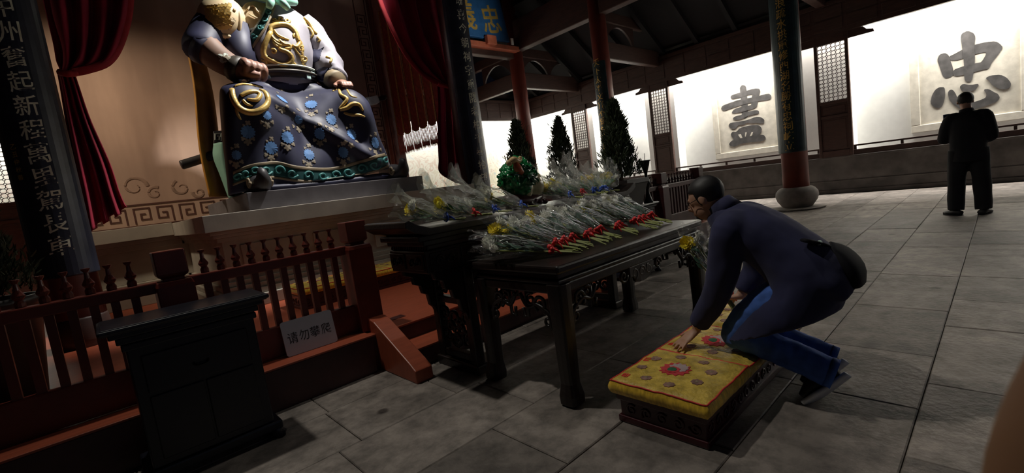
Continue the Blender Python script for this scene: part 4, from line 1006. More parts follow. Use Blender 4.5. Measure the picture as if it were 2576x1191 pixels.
# left arm: wide grey sleeve with gold
ls = MB().loft(curve([(2.86,7.33,4.18),(3.02,7.32,4.0),(3.10,7.26,3.75),(3.12,7.16,3.52),(3.12,7.02,3.34),(3.1,6.92,3.26)], 22), curve1([.2,.235,.24,.245,.22,.16], 22), seg=20)
ls.map(lambda p: p+V((.018*math.sin(p.z*22+p.x*9), .02*math.sin(p.z*17+p.x*13), 0))).build('left_sleeve', M['robe_grey'], st, smooth=True); BV_L = ls.bvh()
dragon([([(1040,120),(1090,170),(1130,220),(1150,270)], .8), ([(1110,160),(1180,230),(1230,310),(1260,340)], .8), ([(1130,290),(1180,280),(1220,340),(1200,380)], .6), ([(1260,370),(1290,400),(1270,420)], .5), ([(1350,570),(1400,590),(1390,630)], .7)], BV_L, c7, .032)
patch([c7(1250,720), c7(1330,670), c7(1420,700), c7(1460,740)], [c7(1270,800), c7(1340,800), c7(1430,790), c7(1470,810)], BV_L, .006, 'sleeve_lining', M['robe_navy'], 24, 10)
patch([c7(1200,480), c7(1270,500), c7(1330,470)], [c7(1210,640), c7(1280,600), c7(1300,520)], BV_L, .006, 'sleeve_pattern', M['robe_navy'], 20, 14)
MB().loft([(3.10,6.95,3.26),(3.12,6.86,3.20)], [.17,.15], seg=16).build('left_cuff', M['trim_tan'], st, smooth=True)
lh = MB().ball((3.13,6.76,3.14), (.10,.12,.07), 12, 8)
for k in range(4): lh.loft(curve([(3.06+.045*k,6.70,3.15),(3.06+.045*k,6.61,3.13),(3.06+.045*k,6.57,3.06)], 7), [.026]*7, seg=8)
lh.loft([(3.04,6.78,3.14),(3.0,6.70,3.11),(2.98,6.64,3.08)], [.03,.03,.022], seg=8); lh.fused('left_hand', M['statue_skin'], st, .012, 2)
# scarf, neck and head (above the frame), cloak, sword, boots
for P, r in (([(2.05,7.12,4.38),(2.25,6.98,4.36),(2.45,6.95,4.33),(2.66,7.0,4.36),(2.8,7.15,4.42)], .075), ([(2.10,7.2,4.48),(2.3,7.05,4.44),(2.5,7.0,4.40),(2.7,7.1,4.46)], .07), ([(2.40,6.93,4.33),(2.36,6.87,4.24),(2.33,6.87,4.16)], .055), ([(2.46,6.92,4.33),(2.52,6.87,4.26),(2.6,6.9,4.2)], .055)):
    MB().loft(curve(P, 16), [r*(.7+.3*math.sin(PI*i/15)) for i in range(16)], seg=10).build('scarf', M['sash_mint'], st, smooth=True)
MB().ball((2.41,7.33,5.0), (.22,.25,.32), 20, 14).build('head', M['statue_skin'], st, smooth=True)
MB().ball((2.41,7.36,5.12), (.25,.28,.26), 20, 12).lathe([(.05,5.34),(.06,5.4),(.02,5.55)], (2.41,7.36,0), 10).build('helmet', M['statue_gold'], st, smooth=True)
mb = MB().loft([(2.41,7.09,5.0),(2.41,7.05,4.95),(2.41,7.06,4.92)], [.02,.035,.03], seg=8)
for s in (-1, 1): mb.ball((2.41+s*.08,7.10,5.02), (.03,.02,.014)); mb.ball((2.41+s*.22,7.33,4.98), (.03,.05,.07))
mb.build('face_detail', M['statue_skin'], st, smooth=True)
def cloak(u, v):
    z = 3.7-2.0*v; x = 1.62-.10*u-.10*v*u+.02*math.sin(v*7); return V((x-.16*u, 7.35+.45*(1-u)-.02*math.sin(u*9), z))
MB().grid(cloak, 14, 30).build('cloak', M['cloak_ochre'], st, smooth=True, solid=.03)
Wp = [at(*p, 7.3) for p in ((537,331),(561,329),(566,357),(538,360))]
MB().prism([(p.x, p.z) for p in Wp], (0, 7.28, 0), X3, Z3, Y3, .04).build('sash_panel', M['slab_grey'], st)
relief_p = curve([at(x, y, 7.27) for x, y in ((556,355),(556,336),(541,336),(541,352),(551,352),(551,342),(546,342))], 30)
MB().loft([at(x, y, 7.272) for x, y in ((556,355),(556,336),(541,337),(541,352),(551,352),(551,343),(546,343))], .010, seg=5).build('sash_fret', M['pale_trim'], st)
def sash(u, v):
    a = [at(*p, 7.25) for p in ((537,361),(538,395),(556,440),(575,492),(578,499))]; b = [at(*p, 7.0) for p in ((566,358),(574,400),(582,450),(592,485),(640,487))]
    p = cr(a, v).lerp(cr(b, v), u); p.y += .03*math.sin(u*8+v*3); return p
MB().grid(sash, 14, 26).build('sash_tail', M['sash_mint'], st, smooth=True, solid=.02)
MB().loft(curve([(1.04,7.45,2.16),(1.12,7.45,2.18),(1.5,7.45,2.29),(2.4,7.5,2.54)], 12), [.055]+[.062]*11, seg=12).build('scabbard', M['boot_dark'], st, smooth=True)
MB().loft([(3.3,7.4,2.93),(3.7,7.4,3.02),(3.98,7.4,3.075)], [.07,.075,.075], [.05,.055,.055], seg=12).build('scabbard_throat', M['pale_trim'], st, smooth=True, bevel=.01)
MB().obox((3.92,7.38,3.06), (.20,.12,.13), Matrix.Rotation(-.25, 3, 'Y')).build('sword_guard', M['pale_trim'], st, bevel=.025)
MB().loft([(4.0,7.4,3.08),(4.06,7.4,3.10),(4.12,7.4,3.115),(4.2,7.4,3.135)], [.05,.035,.05,.03], seg=10).build('sword_hilt', M['bronze'], st, smooth=True)
for bx, sg_ in ((1.66, 1), (3.62, 1)):
    mb = MB().loft(curve([(bx-.02,6.75,1.76),(bx-.01,6.5,1.75),(bx,6.33,1.73),(bx+.01,6.24,1.78),(bx+.01,6.22,1.87),(bx+.01,6.27,1.92)], 18), curve1([.12,.13,.12,.09,.06,.03], 18), seg=14)
    mb.build('boot', M['boot_dark'], st, smooth=True)
    for e in (-.125, .125): s = MB(); scroll(s, (bx+e,6.36,1.775), Y3, Z3, .07, 1.6, PI, .018); s.build('boot_scroll', M['trim_tan'], st, smooth=True)
MB().loft(curve([(1.5,6.5,1.70),(2.0,6.45,1.68),(2.6,6.46,1.68),(3.2,6.46,1.70),(3.6,6.6,1.72)], 24), .05, .10, side=Z3, seg=8).build('under_robe', M['robe_navy'], st, smooth=True)

# ------------------------------------------------------------------ potted conifers, candlestick, jade cabbage
def conifer(loc, zpot0, zpot1, rp, ztop, rad, label, seed, square=False, tips=5):
    t = thing('potted_conifer', label, 'potted tree', (loc[0], loc[1], zpot0)); rr = random.Random(seed); x, y = loc
    prof = [(rp*.72, zpot0), (rp*.95, zpot1-.10), (rp, zpot1-.06), (rp*1.06, zpot1-.05), (rp*1.06, zpot1), (rp*.92, zpot1), (rp*.9, zpot1-.04)]
    mb = MB(); (mb.sqlathe if square else mb.lathe)(*( (prof, (x, y, 0)) if square else (prof, (x, y, 0), 24)))
    mb.build('pot', M['pot_black'], t, smooth=not square)
    MB().loft([(x, y, zpot1-.05), (x+.01, y, zpot1+.2), (x, y, ztop-.25)], [.03, .025, .008], seg=7).build('trunk', M['trunk'], t)
    mb = MB(); H = ztop-zpot1
    for i in range(900):
        f = rr.random()**.85; z = zpot1+.04+f*(H*.93); a = rr.uniform(0, 2*PI)
        env = rad*min(1, (1-f)**.8*1.12)*(.85+.22*math.sin(a*3+seed)+.12*math.sin(a*5+z*9)); env = max(env, .02)
        r = env*rr.uniform(.45, 1)
        c = V((x+r*math.cos(a), y+r*math.sin(a), z)); out = V((math.cos(a)*.55, math.sin(a)*.55, 1+.5*f)).normalized()
        for k in range(9):
            d = (out+V((rr.uniform(-.6, .6), rr.uniform(-.6, .6), rr.uniform(-.4, .5)))).normalized(); L_ = rr.uniform(.03, .075)
            s = d.cross(V((rr.uniform(-1, 1), rr.uniform(-1, 1), rr.uniform(-1, 1)))).normalized()*L_*.14
            b = c+V((rr.uniform(-.03, .03), rr.uniform(-.03, .03), rr.uniform(-.03, .03)))
            mb.add([b-s*.6, b+s*.6, b+d*L_*.6+s, b+d*L_], [(0, 1, 2, 3)])
    for k in range(tips):
        a = 2*PI*k/tips+seed; b = V((x+.05*math.cos(a), y+.05*math.sin(a), ztop-.28)); e = V((x+rad*.55*math.cos(a), y+rad*.55*math.sin(a), ztop-.02-.08*rr.random()))
        for i in range(36):
            p = b.lerp(e, i/36); d = ((e-b).normalized()+V((rr.uniform(-.8, .8), rr.uniform(-.8, .8), rr.uniform(-.3, .5)))).normalized(); L_ = .055
            s = d.orthogonal().normalized()*.006; mb.add([p-s*.5, p+s*.5, p+d*L_*.6+s, p+d*L_], [(0, 1, 2, 3)])
    mb.build('foliage', M['conifer'], t)
conifer((4.48, 4.55), PZ, 1.05, .27, 2.17, .31, 'potted conifer standing behind the jade cabbage before the bare red column', 1)
conifer((5.42, 4.6), PZ, 1.1, .26, 2.24, .30, 'slim potted conifer standing alone between two red columns', 2)
conifer((4.70, 3.13), .872, 1.19, .22, 2.12, .26, 'tallest potted conifer on the black cabinet beside the candlestick', 3, True)
conifer((-.62, 4.75), PZ, 1.0, .3, 1.95, .34, 'dark potted conifer at the left edge beside the leftmost column', 4)
cs = thing('candlestick', 'dark bronze goblet candlestick beside the tallest conifer', 'candlestick', (5.03, 2.99, .872))
MB().lathe([(.055, .872), (.058, .885), (.04, .93), (.022, 1.0), (.018, 1.03), (.035, 1.07), (.048, 1.11), (.035, 1.16), (.018, 1.20), (.018, 1.23), (.03, 1.27), (.05, 1.33), (.058, 1.37), (.07, 1.375), (.07, 1.39), (.05, 1.39), (.045, 1.37)], (5.03, 2.99, 0), 20).build('stem', M['bronze'], cs, smooth=True)
MB().lathe([(.004, 1.37), (.003, 1.47), (.001, 1.475)], (5.04, 2.99, 0), 6).build('spike', M['bronze'], cs)

jc = thing('jade_cabbage', 'glossy green and cream jade cabbage carving on a dark rosewood stand', 'carving', (2.72, 2.82, 1.10))
CX, CY = 2.72, 2.82
mb = MB(); rr = random.Random(5)
for dx, dy, dz, r in ((-.07, 0, .30, .10), (.0, 0, .36, .085), (-.02, -.03, .22, .11), (.05, -.02, .27, .09), (-.09, .03, .22, .075), (.02, .04, .30, .09), (.055, 0, .36, .06), (-.03, -.02, .15, .075)):
    mb.ball((CX+dx, CY+dy, 1.10+dz), r, 26, 18, None, .28, 7, dx*50)
mb.fused('leaf_mass', M['cabbage_green'], jc, .009, 1, lambda p: .012*noise.noise(p*38)+.010*noise.noise(p*17))
for k in range(26):
    a = rr.uniform(0, 2*PI); e = rr.uniform(-.2, .9); d = V((math.cos(a)*math.cos(e), math.sin(a)*math.cos(e), math.sin(e)))
    c = V((CX-.01, CY, 1.34))+V((d.x*.15, d.y*.12, d.z*.15)); u_, w_ = frame(d)
    MB().grid(lambda s, t_: c+u_*((s-.5)*.10)+w_*((t_-.5)*.08)+d*(.02*math.sin(s*9+k)*math.sin(t_*8)+.02), 7, 6).build('leaf_ruffle', M['cabbage_green'], jc, smooth=True, solid=.006)
mb = MB().ball((CX+.135, CY-.03, 1.29), (.105, .09, .125), 20, 14, Matrix.Rotation(-.4, 3, 'Y'), .08, 4)
mb.loft(curve([(CX+.06, CY-.02, 1.16), (CX+.10, CY-.05, 1.22), (CX+.15, CY-.05, 1.33), (CX+.19, CY-.03, 1.38)], 10), curve1([.03, .045, .04, .015], 10), seg=10)
mb.loft(curve([(CX+.0, CY-.04, 1.17), (CX+.03, CY-.07, 1.24), (CX+.07, CY-.08, 1.33)], 10), curve1([.03, .04, .012], 10), seg=10)
mb.fused('cream_stalk', M['cabbage_cream'], jc, .008, 2)
mb = MB().loft(curve([(CX-.16, CY-.09, 1.49), (CX-.12, CY-.10, 1.505), (CX-.07, CY-.10, 1.49), (CX-.04, CY-.1, 1.51)], 12), curve1([.022, .03, .022, .016], 12), seg=10).ball((CX-.165, CY-.09, 1.485), (.028, .024, .026)).ball((CX-.045, CY-.1, 1.515), .018)
mb.build('carved_insect', M['carved_amber'], jc, smooth=True)
MB().loft(curve([(CX-.11, CY-.10, 1.49), (CX-.095, CY-.11, 1.43), (CX-.06, CY-.12, 1.39)], 10), curve1([.018, .035, .02], 10), seg=10).build('insect_body', M['carved_brown'], jc, smooth=True)
mb = MB().loft(curve([(CX-.19, CY, 1.20), (CX-.10, CY-.03, 1.17), (CX+.02, CY-.03, 1.15), (CX+.14, CY-.02, 1.17), (CX+.22, CY, 1.19)], 16), curve1([.03, .06, .07, .05, .02], 16), curve1([.05, .08, .09, .08, .05], 16), side=Z3, seg=12)
mb.lathe([(.06, 1.10), (.05, 1.13), (.07, 1.16)], (CX-.12, CY, 0), 12).lathe([(.06, 1.10), (.05, 1.13), (.07, 1.16)], (CX+.12, CY, 0), 12).lathe([(.06, 1.10), (.05, 1.13), (.07, 1.16)], (CX, CY-.05, 0), 12)
for k in range(7): mb.ball((CX-.18+.06*k, CY-.10, 1.135+.01*math.sin(k*2)), (.03, .03, .025), 8, 6)
mb.build('stand', M['rosewood'], jc, smooth=True)

# ------------------------------------------------------------------ bouquets
def mum(r, seed, petals=46):
    mb = MB(); rr = random.Random(seed)
    mb.ball((0, 0, 0), (r*.55, r*.55, r*.45), 8, 6)
    for k in range(petals):
        a = k*2.399; e = math.asin(min(1, k/petals*1.05)); d = V((math.cos(a)*math.cos(e), math.sin(a)*math.cos(e), math.sin(e)*.8))
        u_, w_ = frame(d); u_ = u_ if abs(d.z) < .9 else u_; L_ = r*rr.uniform(.85, 1.1); wd = r*.17; t_ = w_
        b = d*r*.35; m_ = d*L_*.8; tip = d*L_+V((0, 0, .25*r*(1-e)))
        mb.add([b-t_*wd*.5, b+t_*wd*.5, m_+t_*wd, m_-t_*wd, tip], [(0, 1, 2, 3), (3, 2, 4)])
    return mb
MUM = {(c, k): mum(.046+.008*k, k+ord(c)).mesh('chrysanthemum', M['petal_white' if c == 'w' else 'petal_yellow'], smooth=False) for c in 'wy' for k in range(2)}
def bouquet_parts(flowers, seed, ribbon='ribbon_red', frost=False, spread=.11, tall=1.0):
    """meshes of one bouquet lying along +Y: stem ends at y = -.28, heads at y = +.28"""
    rr = random.Random(seed); P = []; heads = []
    for i, c in enumerate(flowers):
        a = (i/(len(flowers)-1)-.5) if len(flowers) > 1 else 0
        heads.append((V((a*spread*2+rr.uniform(-.015, .015), .21+rr.uniform(-.045, .06), .075+rr.uniform(-.02, .045))), c))
    mb = MB()
    for h, c in heads:
        for q in range(2):
            e = V((rr.uniform(-.05, .05), -.29+rr.uniform(-.03, .05), .008+rr.uniform(0, .012))); k = V((rr.uniform(-.012, .012), -.09, .022))
            mb.loft(curve([e, k, h+V((rr.uniform(-.02, .02)*q, -.02, -.01))], 8), .0042, seg=5)
    P.append(('stems', mb.mesh('stems', M['stem']), None))
    for h, c in heads:
        R = Euler((rr.uniform(-1.1, -.5), rr.uniform(-.4, .4), rr.uniform(0, 6))).to_matrix().to_4x4(); R.translation = h
        P.append(('flower', MUM[(c, rr.randrange(2))], R))
    mb = MB()
    for k in range(70):
        f = rr.random(); c = V((rr.uniform(-1, 1)*(.02+.10*f), -.10+.30*f, .025+rr.uniform(0, .055)*(.3+f))); d = V((rr.uniform(-.6, .6), 1, rr.uniform(-.2, .7))).normalized()
        s = d.cross(V((rr.uniform(-.4, .4), rr.uniform(-.3, .3), 1))).normalized(); L_ = rr.uniform(.05, .10)
        mb.add([c, c+d*L_*.5+s*L_*.2, c+d*L_, c+d*L_*.5-s*L_*.2], [(0, 1, 2, 3)])
    P.append(('leaves', mb.mesh('leaves', M['leaf' if frost else 'leaf_dark']), None))
    nz = rr.uniform(0, 99)
    def wrap(u, v):
        a = u*2*PI; y = -.13+.47*v; w = .018+(.105*v**.8); hgt = .022+(.075*tall)*v**.7
        k = 1+.22*noise.noise(V((math.cos(a)*2+nz, math.sin(a)*2, v*3)))+.10*noise.noise(V((math.cos(a)*6+nz, math.sin(a)*6, v*9)))+.05*math.sin(a*13+nz)*v
        p = V((w*k*math.cos(a), y+.04*v*noise.noise(V((a*2.5, nz, 1))), .03+.03*v+hgt*k*math.sin(a)+.01))
        if v > .8: p.y += .05*(v-.8)/.2*math.sin(a*7+nz); p.z += (.05*tall if frost else .02)*(v-.8)/.2*abs(math.sin(a*4))
        p.z = max(p.z, .004); return p
    mb = MB().grid(wrap, 56, 18, True)
    P.append(('wrapper', mb.mesh('wrapper', M['film_frost' if frost else 'film'], smooth=False), None))
    for k in range(5 if frost else 11):
        u0 = rr.uniform(.02, .48); v0 = rr.uniform(0, .5); v1 = min(1, v0+rr.uniform(.2, .5)); du = rr.uniform(-.05, .05)
        q = [wrap(u0+du*i/9+.006*math.sin(i*1.7), v0+(v1-v0)*i/9)+V((0, 0, .0015)) for i in range(10)]
        P.append(('film_crease', MB().loft(q, [.0004]+[.0016]*8+[.0004], seg=5).mesh('film_crease', M['film_crease'], smooth=True), None))
    mb = MB()
    for k in range(7):
        a = k*.9; c = V((.028*math.cos(a), -.125+rr.uniform(-.015, .015), .035+.018*math.sin(a)))
        mb.ball(c, (.018, .014, .013), 7, 5, None, .5, 3, k)
    mb.loft([(0, -.12, .04), (.03, -.16, .03), (.055, -.175, .014)], [.008, .007, .004], [.002]*3, seg=6).loft([(0, -.12, .04), (-.03, -.165, .03), (-.05, -.19, .012)], [.008, .007, .004], [.002]*3, seg=6)
    P.append(('ribbon', mb.mesh('ribbon', M[ribbon], smooth=True), None))
    return P
BQ = [bouquet_parts('wwyww', 1), bouquet_parts('ywwy', 2), bouquet_parts('wwww', 3), bouquet_parts('wyyw', 4)]
BF = [bouquet_parts('wyyw', 11, 'ribbon_blue', True, .08, 1.5), bouquet_parts('yyyyy', 12, 'ribbon_blue', True, .08, 1.5), bouquet_parts('yywyw', 13, 'ribbon_red', True, .09, 1.9), bouquet_parts('www', 14, 'ribbon_blue', True, .08, 2.2)]
def bouquet(parts, loc, rot, label, group=None):
    t = thing('bouquet', label, 'bouquet', loc, group); t.rotation_euler = rot
    if parts in BF: t.scale = (1.05, .72, 1.15)
    if rot[0] < .5: t.location.z += (.21 if parts in BF else .29)*math.sin(rot[0])
    for nm, me, R in parts:
        o = bpy.data.objects.new(nm, me); COL.objects.link(o); o.parent = t
        if R is not None: o.matrix_local = R
    return t
ORD = ['first', 'second', 'third', 'fourth', 'fifth', 'sixth', 'seventh', 'eighth', 'ninth', 'tenth', 'eleventh', 'twelfth', 'thirteenth', 'fourteenth']
rr = random.Random(21); TOPZ = .8305
order = [2, 1, 1, 3, 2, 1, 0, 2, 3, 0, 1, 2, 0]
tag_word = {0: 'white and yellow', 1: 'yellow and white', 2: 'white', 3: 'white and yellow'}
for i, k in enumerate(order):
    x = 2.00+.118*i
    lab = '%s bouquet with red ribbon, %s from the left on the offering table' % (tag_word[k], ORD[i])
    if i == len(order)-1: lab = 'white and yellow bouquet in clear film at the far right end of the offering table'
    yaw = [.75, .42, .2][i] if i < 3 else rr.uniform(.02, .26)
    bouquet(BQ[k], (x-.02, [2.03, 2.08, 2.10][i] if i < 3 else 2.12+rr.uniform(-.03, .03), TOPZ+.002), (math.radians(rr.uniform(11, 16)) if i > 0 else .07, rr.uniform(-.08, .08), yaw), lab, 'bouquets on the offering table')
for i, (x, y, k, yaw, lab) in enumerate(((1.74, 2.74, 0, 1.3, 'frosted-film bouquet at the left tip of the altar table'), (1.98, 2.74, 2, 1.1, 'yellow frosted-film bouquet on the altar table, second from its left tip'),
        (2.22, 2.78, 3, .5, 'bouquet with tall upright clear film flaps on the altar table left of the jade cabbage'), (2.44, 2.72, 0, .9, 'frosted-film bouquet with blue ribbon touching the left of the cabbage stand'))):
    bouquet(BF[k], (x, y-.05, 1.100), (.05, .05, yaw), lab, 'bouquets left of the jade cabbage')
for i, (x, y, k, yaw, lab) in enumerate(((3.12, 2.76, 1, .7, 'yellow frosted-film bouquet just right of the jade cabbage'), (3.36, 2.80, 2, .3, 'yellow and white bouquet right of the cabbage, second from it'),
        (3.56, 2.80, 3, .1, 'white bouquet in raised film on the right half of the altar table'), (3.82, 2.82, 1, -.2, 'yellow bouquet with frosted film at the right end of the altar table'), (3.74, 2.70, 0, -1.1, 'bouquet lying crosswise at the right tip of the altar table'))):
    bouquet(BF[k], (x, y-.02, 1.100), (.13, 0, yaw), lab, 'bouquets right of the jade cabbage')

# ------------------------------------------------------------------ kneeling benches and cushions
def bench(x0, x1, y0, y1, z0, z1, label):
    t = thing('kneeling_bench', label, 'bench', ((x0+x1)/2, (y0+y1)/2, z0)); h = z1-z0
    MB().box((x0+.012, y0+.012, z0+.02), (x1-.012, y1-.012, z1)).build('body', M['rosewood'], t, bevel=.006)
    MB().box((x0, y0, z0), (x1, y1, z0+.035)).build('base_rail', M['rosewood'], t, bevel=.006)
    MB().box((x0, y0, z1-.035), (x1, y1, z1)).build('top_rail', M['rosewood'], t, bevel=.006)
    rr = random.Random(8)
    for face in range(2):
        s = MB(); L_ = (x1-x0) if face == 0 else (y1-y0)
        for k in range(int(L_/.085)):
            c = .06+k*.085
            if c > L_-.04: break
            o = V((x0+c, y0+.010, z0+h*.5)) if face == 0 else V((x0+.010, y0+c, z0+h*.5))
            scroll(s, o, X3 if face == 0 else Y3, Z3, .032, 1.3, rr.uniform(0, 6), .006, 14, 1 if k % 2 else -1)
        s.build('carving', M['rosewood'], t, smooth=True, kind='stuff')
    return t
def cushion(x0, x1, y0, y1, z, h, label, group, deco=True, sag=0, chars='岳廟'):
    t = thing('cushion', label, 'cushion', ((x0+x1)/2, (y0+y1)/2, z), group); w, d = x1-x0, y1-y0
    def edge(u): return (1-abs(2*u-1)**5)
    def topz(x, y):
        u, v = (x-x0)/w, (y-y0)/d
        return z+h*(.80+.20*(edge(min(max(u, 0), 1))*edge(min(max(v, 0), 1)))**.5)+.007*noise.noise(V((x*9, y*9, 1)))*1+.004*noise.noise(V((x*26, y*26, 3)))-sag*math.exp(-((x-2.5)**2+(y-1.02)**2)/.03)
    MB().grid(lambda u, v: V((x0+w*u, y0+d*v, topz(x0+w*u, y0+d*v))), 34, 30).build('top_cover', M['yellow_silk'], t, smooth=True)
    rim = []
    N_ = 22
    for k in range(N_): rim.append((x0+w*k/N_, y0))
    for k in range(N_): rim.append((x1, y0+d*k/N_))
    for k in range(N_): rim.append((x1-w*k/N_, y1))
    for k in range(N_): rim.append((x0, y1-d*k/N_))
    def side(u, v):
        i = int(round(u*len(rim))) % len(rim); x, y = rim[i]; b = .012*math.sin(PI*v)+.003*noise.noise(V((x*30, y*30, v*4)))
        cx, cy = (x-(x0+x1)/2)/(w/2), (y-(y0+y1)/2)/(d/2)
        return V((x+b*cx, y+b*cy, z+.002+(topz(x, y)-z-.002)*v))
    MB().grid(side, len(rim), 6, True).build('side_band', M['yellow_side'], t, smooth=True)
    loop = [V((x, y, topz(x, y)+.001)) for x, y in rim]; MB().loft(loop+[loop[0]], .0042, seg=6).build('red_piping', M['red_thread'], t, smooth=True)
    def flat(name, cx, cy, pts, m, lift):
        vs = [V((cx, cy, topz(cx, cy)+lift+.002))]+[V((cx+px, cy+py, topz(cx+px, cy+py)+lift)) for px, py in pts]+[V((cx+px*1.02, cy+py*1.02, topz(cx+px, cy+py)-.003)) for px, py in pts]; k = len(pts)
        MB().add(vs, [(0, 1+i, 1+(i+1) % k) for i in range(k)]+[(1+i, 1+k+i, 1+k+(i+1) % k, 1+(i+1) % k) for i in range(k)]).build(name, m, t)
    if deco:
        cx, cy = x0+w*.50, y0+d*.53
        st_ = lambda r, n_, q, sx=1, sy=1: [(sx*r*(1 if i % 2 else q)*math.cos(PI*i/n_), sy*r*(1 if i % 2 else q)*math.sin(PI*i/n_)) for i in range(2*n_)]
        flat('lotus_outer', cx, cy, st_(.082, 13, .80), M['lotus_red'], .003); flat('lotus_inner', cx+.018, cy-.008, st_(.055, 11, .8), M['lotus_grey'], .0055)
        flat('lotus_ring', cx-.014, cy+.008, st_(.040, 9, .85), M['lotus_red'], .0075); flat('lotus_seed', cx-.016, cy+.010, st_(.024, 10, .95), M['lotus_green'], .0095)
        for k in range(8):
            a = 2*PI*k/8+.3; flat('mauve_flower', cx+.165*math.cos(a)*w/.47, cy+.16*math.sin(a)*d/.47, st_(.030, 8, .84), M['medal_mauve'], .003)
            flat('flower_eye', cx+.165*math.cos(a)*w/.47, cy+.16*math.sin(a)*d/.47, st_(.009, 5, .9), M['trim_tan'], .005)
        for ch, fx, fy in ((chars[0], .14, .90), (chars[1], .62, .92)):
            vs, fs = glyph(ch, .02, .01)
            MB().add([V((x0+w*fx+p.x*.042, y0+d*fy+p.y*.042, topz(x0+w*fx+p.x*.042, y0+d*fy+p.y*.042)+.002+p.z*.06)) for p in vs], fs).build('red_character', M['red_thread'], t)
    return t
bench(1.86, 3.30, .93, 1.41, 0, .155, 'dark carved kneeling bench on the stone floor with yellow cushions')
for i, lab in enumerate(('yellow embroidered cushion at the near left end of the kneeling bench', 'yellow embroidered cushion in the middle of the bench under the kneeling man', 'yellow cushion at the far right end of the kneeling bench behind the man')):
    cushion(1.845+.49*i, 1.845+.485+.49*i, .915, 1.425, .157, .085, lab, 'cushions on the kneeling bench', True, .02 if i == 1 else 0)
bench(1.50, 3.60, 5.06, 5.60, PZ, .445, 'dark long bench on the red dais under yellow cushions')
for i, lab in enumerate(('plain yellow cushion at the left end of the bench behind the red fence', 'yellow cushion seen through the fence next to the newel post', 'yellow cushion on the dais bench just right of the red newel post', 'yellow cushion on the dais bench hidden partly by the altar table end')):
    cushion(1.50+.525*i, 1.50+.52+.525*i, 5.05, 5.61, .447, .085, lab, 'cushions on the dais bench', True)

# ------------------------------------------------------------------ people
def finger_chain(mb, base, d, up, L_, r, curl):
    d, up = V(d).normalized(), V(up).normalized(); p = V(base); pts = [p.copy()]; a = 0
    for k, f in enumerate((.45, .32, .23)):
        a += curl*(.6 if k == 0 else 1); q = d*math.cos(a)-up*math.sin(a); p = p+q*(L_*f); pts.append(p.copy())
    mb.loft(curve(pts, 9), curve1([r*1.05, r, r*.92, r*.72], 9), seg=9)
    mb.ball(pts[-1], r*.74, 8, 6)
def hand(mb, wrist, d, up, size=.18, curl=.25, thumb=1, spread=.12):
    """palm and five fingers; d = pointing direction, up = back of the hand, thumb = side sign"""
    d, up = V(d).normalized(), V(up).normalized(); up = (up-d*up.dot(d)).normalized(); s = d.cross(up)*thumb
    w = V(wrist); Lp = size*.5
    mb.loft([w-d*.01, w+d*Lp*.35, w+d*Lp*.75, w+d*Lp], [.026, .036, .042, .036], [.021, .018, .016, .013], side=s, seg=12)
    for k, (o, L_, r) in enumerate(((.030, .85, .0090), (.010, .95, .0095), (-.011, .88, .009), (-.030, .70, .0078))):
        dd = (d+s*(spread*(1-.66*k))).normalized()
        finger_chain(mb, w+d*(Lp*.93)+s*o, dd, up, size*.47*L_, r, curl)
    finger_chain(mb, w+d*Lp*.25+s*.030-up*.006, (d*.75+s*.75-up*.1), up, size*.40, .0105, curl*.7)
def head(mb, c, fwd, up, r=.112):
    f, u = V(fwd).normalized(), V(up).normalized(); u = (u-f*u.dot(f)).normalized(); s = f.cross(u)
    R = Matrix((s, f, u)).transposed(); c = V(c); k = r/.112
    P = lambda x, y, z: c+s*x*k+f*y*k+u*z*k
    mb.ball(P(0, -.012, .022), (.076*k, .094*k, .090*k), 20, 14, R)
    mb.ball(P(0, .022, -.045), (.056*k, .066*k, .070*k), 16, 12, R)
    mb.loft([P(0, .088, .012), P(0, .104, -.018), P(0, .086, -.03)], [.009*k, .016*k, .012*k], seg=8)
    mb.loft([P(-.022, .083, -.056), P(0, .092, -.056), P(.022, .083, -.056)], [.006*k, .009*k, .006*k], seg=8)
    mb.loft([P(-.04, .076, .03), P(0, .09, .028), P(.04, .076, .03)], [.008*k, .007*k, .008*k], seg=6)
    for q in (-1, 1):
        mb.ball(P(q*.078, -.008, -.005), (.010*k, .020*k, .032*k), 8, 8, R); mb.ball(P(q*.034, .068, .006), (.014*k, .012*k, .009*k), 8, 6, R)
    return P, R, k
def hair_cap(P, R, k, low=-.02):
    mb = MB(); mb.ball(P(0, -.018, .034), (.084*k, .099*k, .092*k), 26, 18, R)
    keep = []
    return mb

# --- man kneeling on the bench, reaching down
km = thing('person', 'man in navy coat and blue jeans kneeling on the bench, reaching down to a cushion', 'person', (2.56, .85, 0))
HD = V((2.605, 1.185, 1.075)); HF, HU = V((-.10, .92, -.38)), V((0, .38, .92))
mb = MB(); P, R, k = head(mb, HD, HF, HU, .114)
mb.loft([(2.61, 1.03, .96), (2.61, 1.10, 1.01), HD+V((0, -.02, -.03))], [.07, .058, .055], seg=12)
mb.loft(curve([(2.585, .66, .62), (2.59, .80, .77), (2.60, .95, .88), (2.61, 1.05, .95)], 12), curve1([.15, .145, .165, .11], 12), curve1([.11, .10, .11, .08], 12), side=X3, seg=16)
SL, EL, WL = V((2.435, 1.005, .905)), V((2.435, 1.075, .60)), V((2.455, 1.235, .345))
SR, ER, WR = V((2.79, 1.05, .90)), V((2.93, 1.04, .63)), V((2.87, 1.14, .43))
mb.loft(curve([SL, EL, WL], 10), curve1([.05, .042, .03], 10), seg=10); mb.loft(curve([SR, ER, WR], 10), curve1([.05, .042, .03], 10), seg=10)
hand(mb, WL+V((-.005, .0, -.012)), (-.56, .45, -.48), (-.35, .15, .9), .19, .09, 1, .24)
hand(mb, WR, (-.3, .75, -.1), (.3, -.1, .9), .18, .8, 1, .05)
legs = []
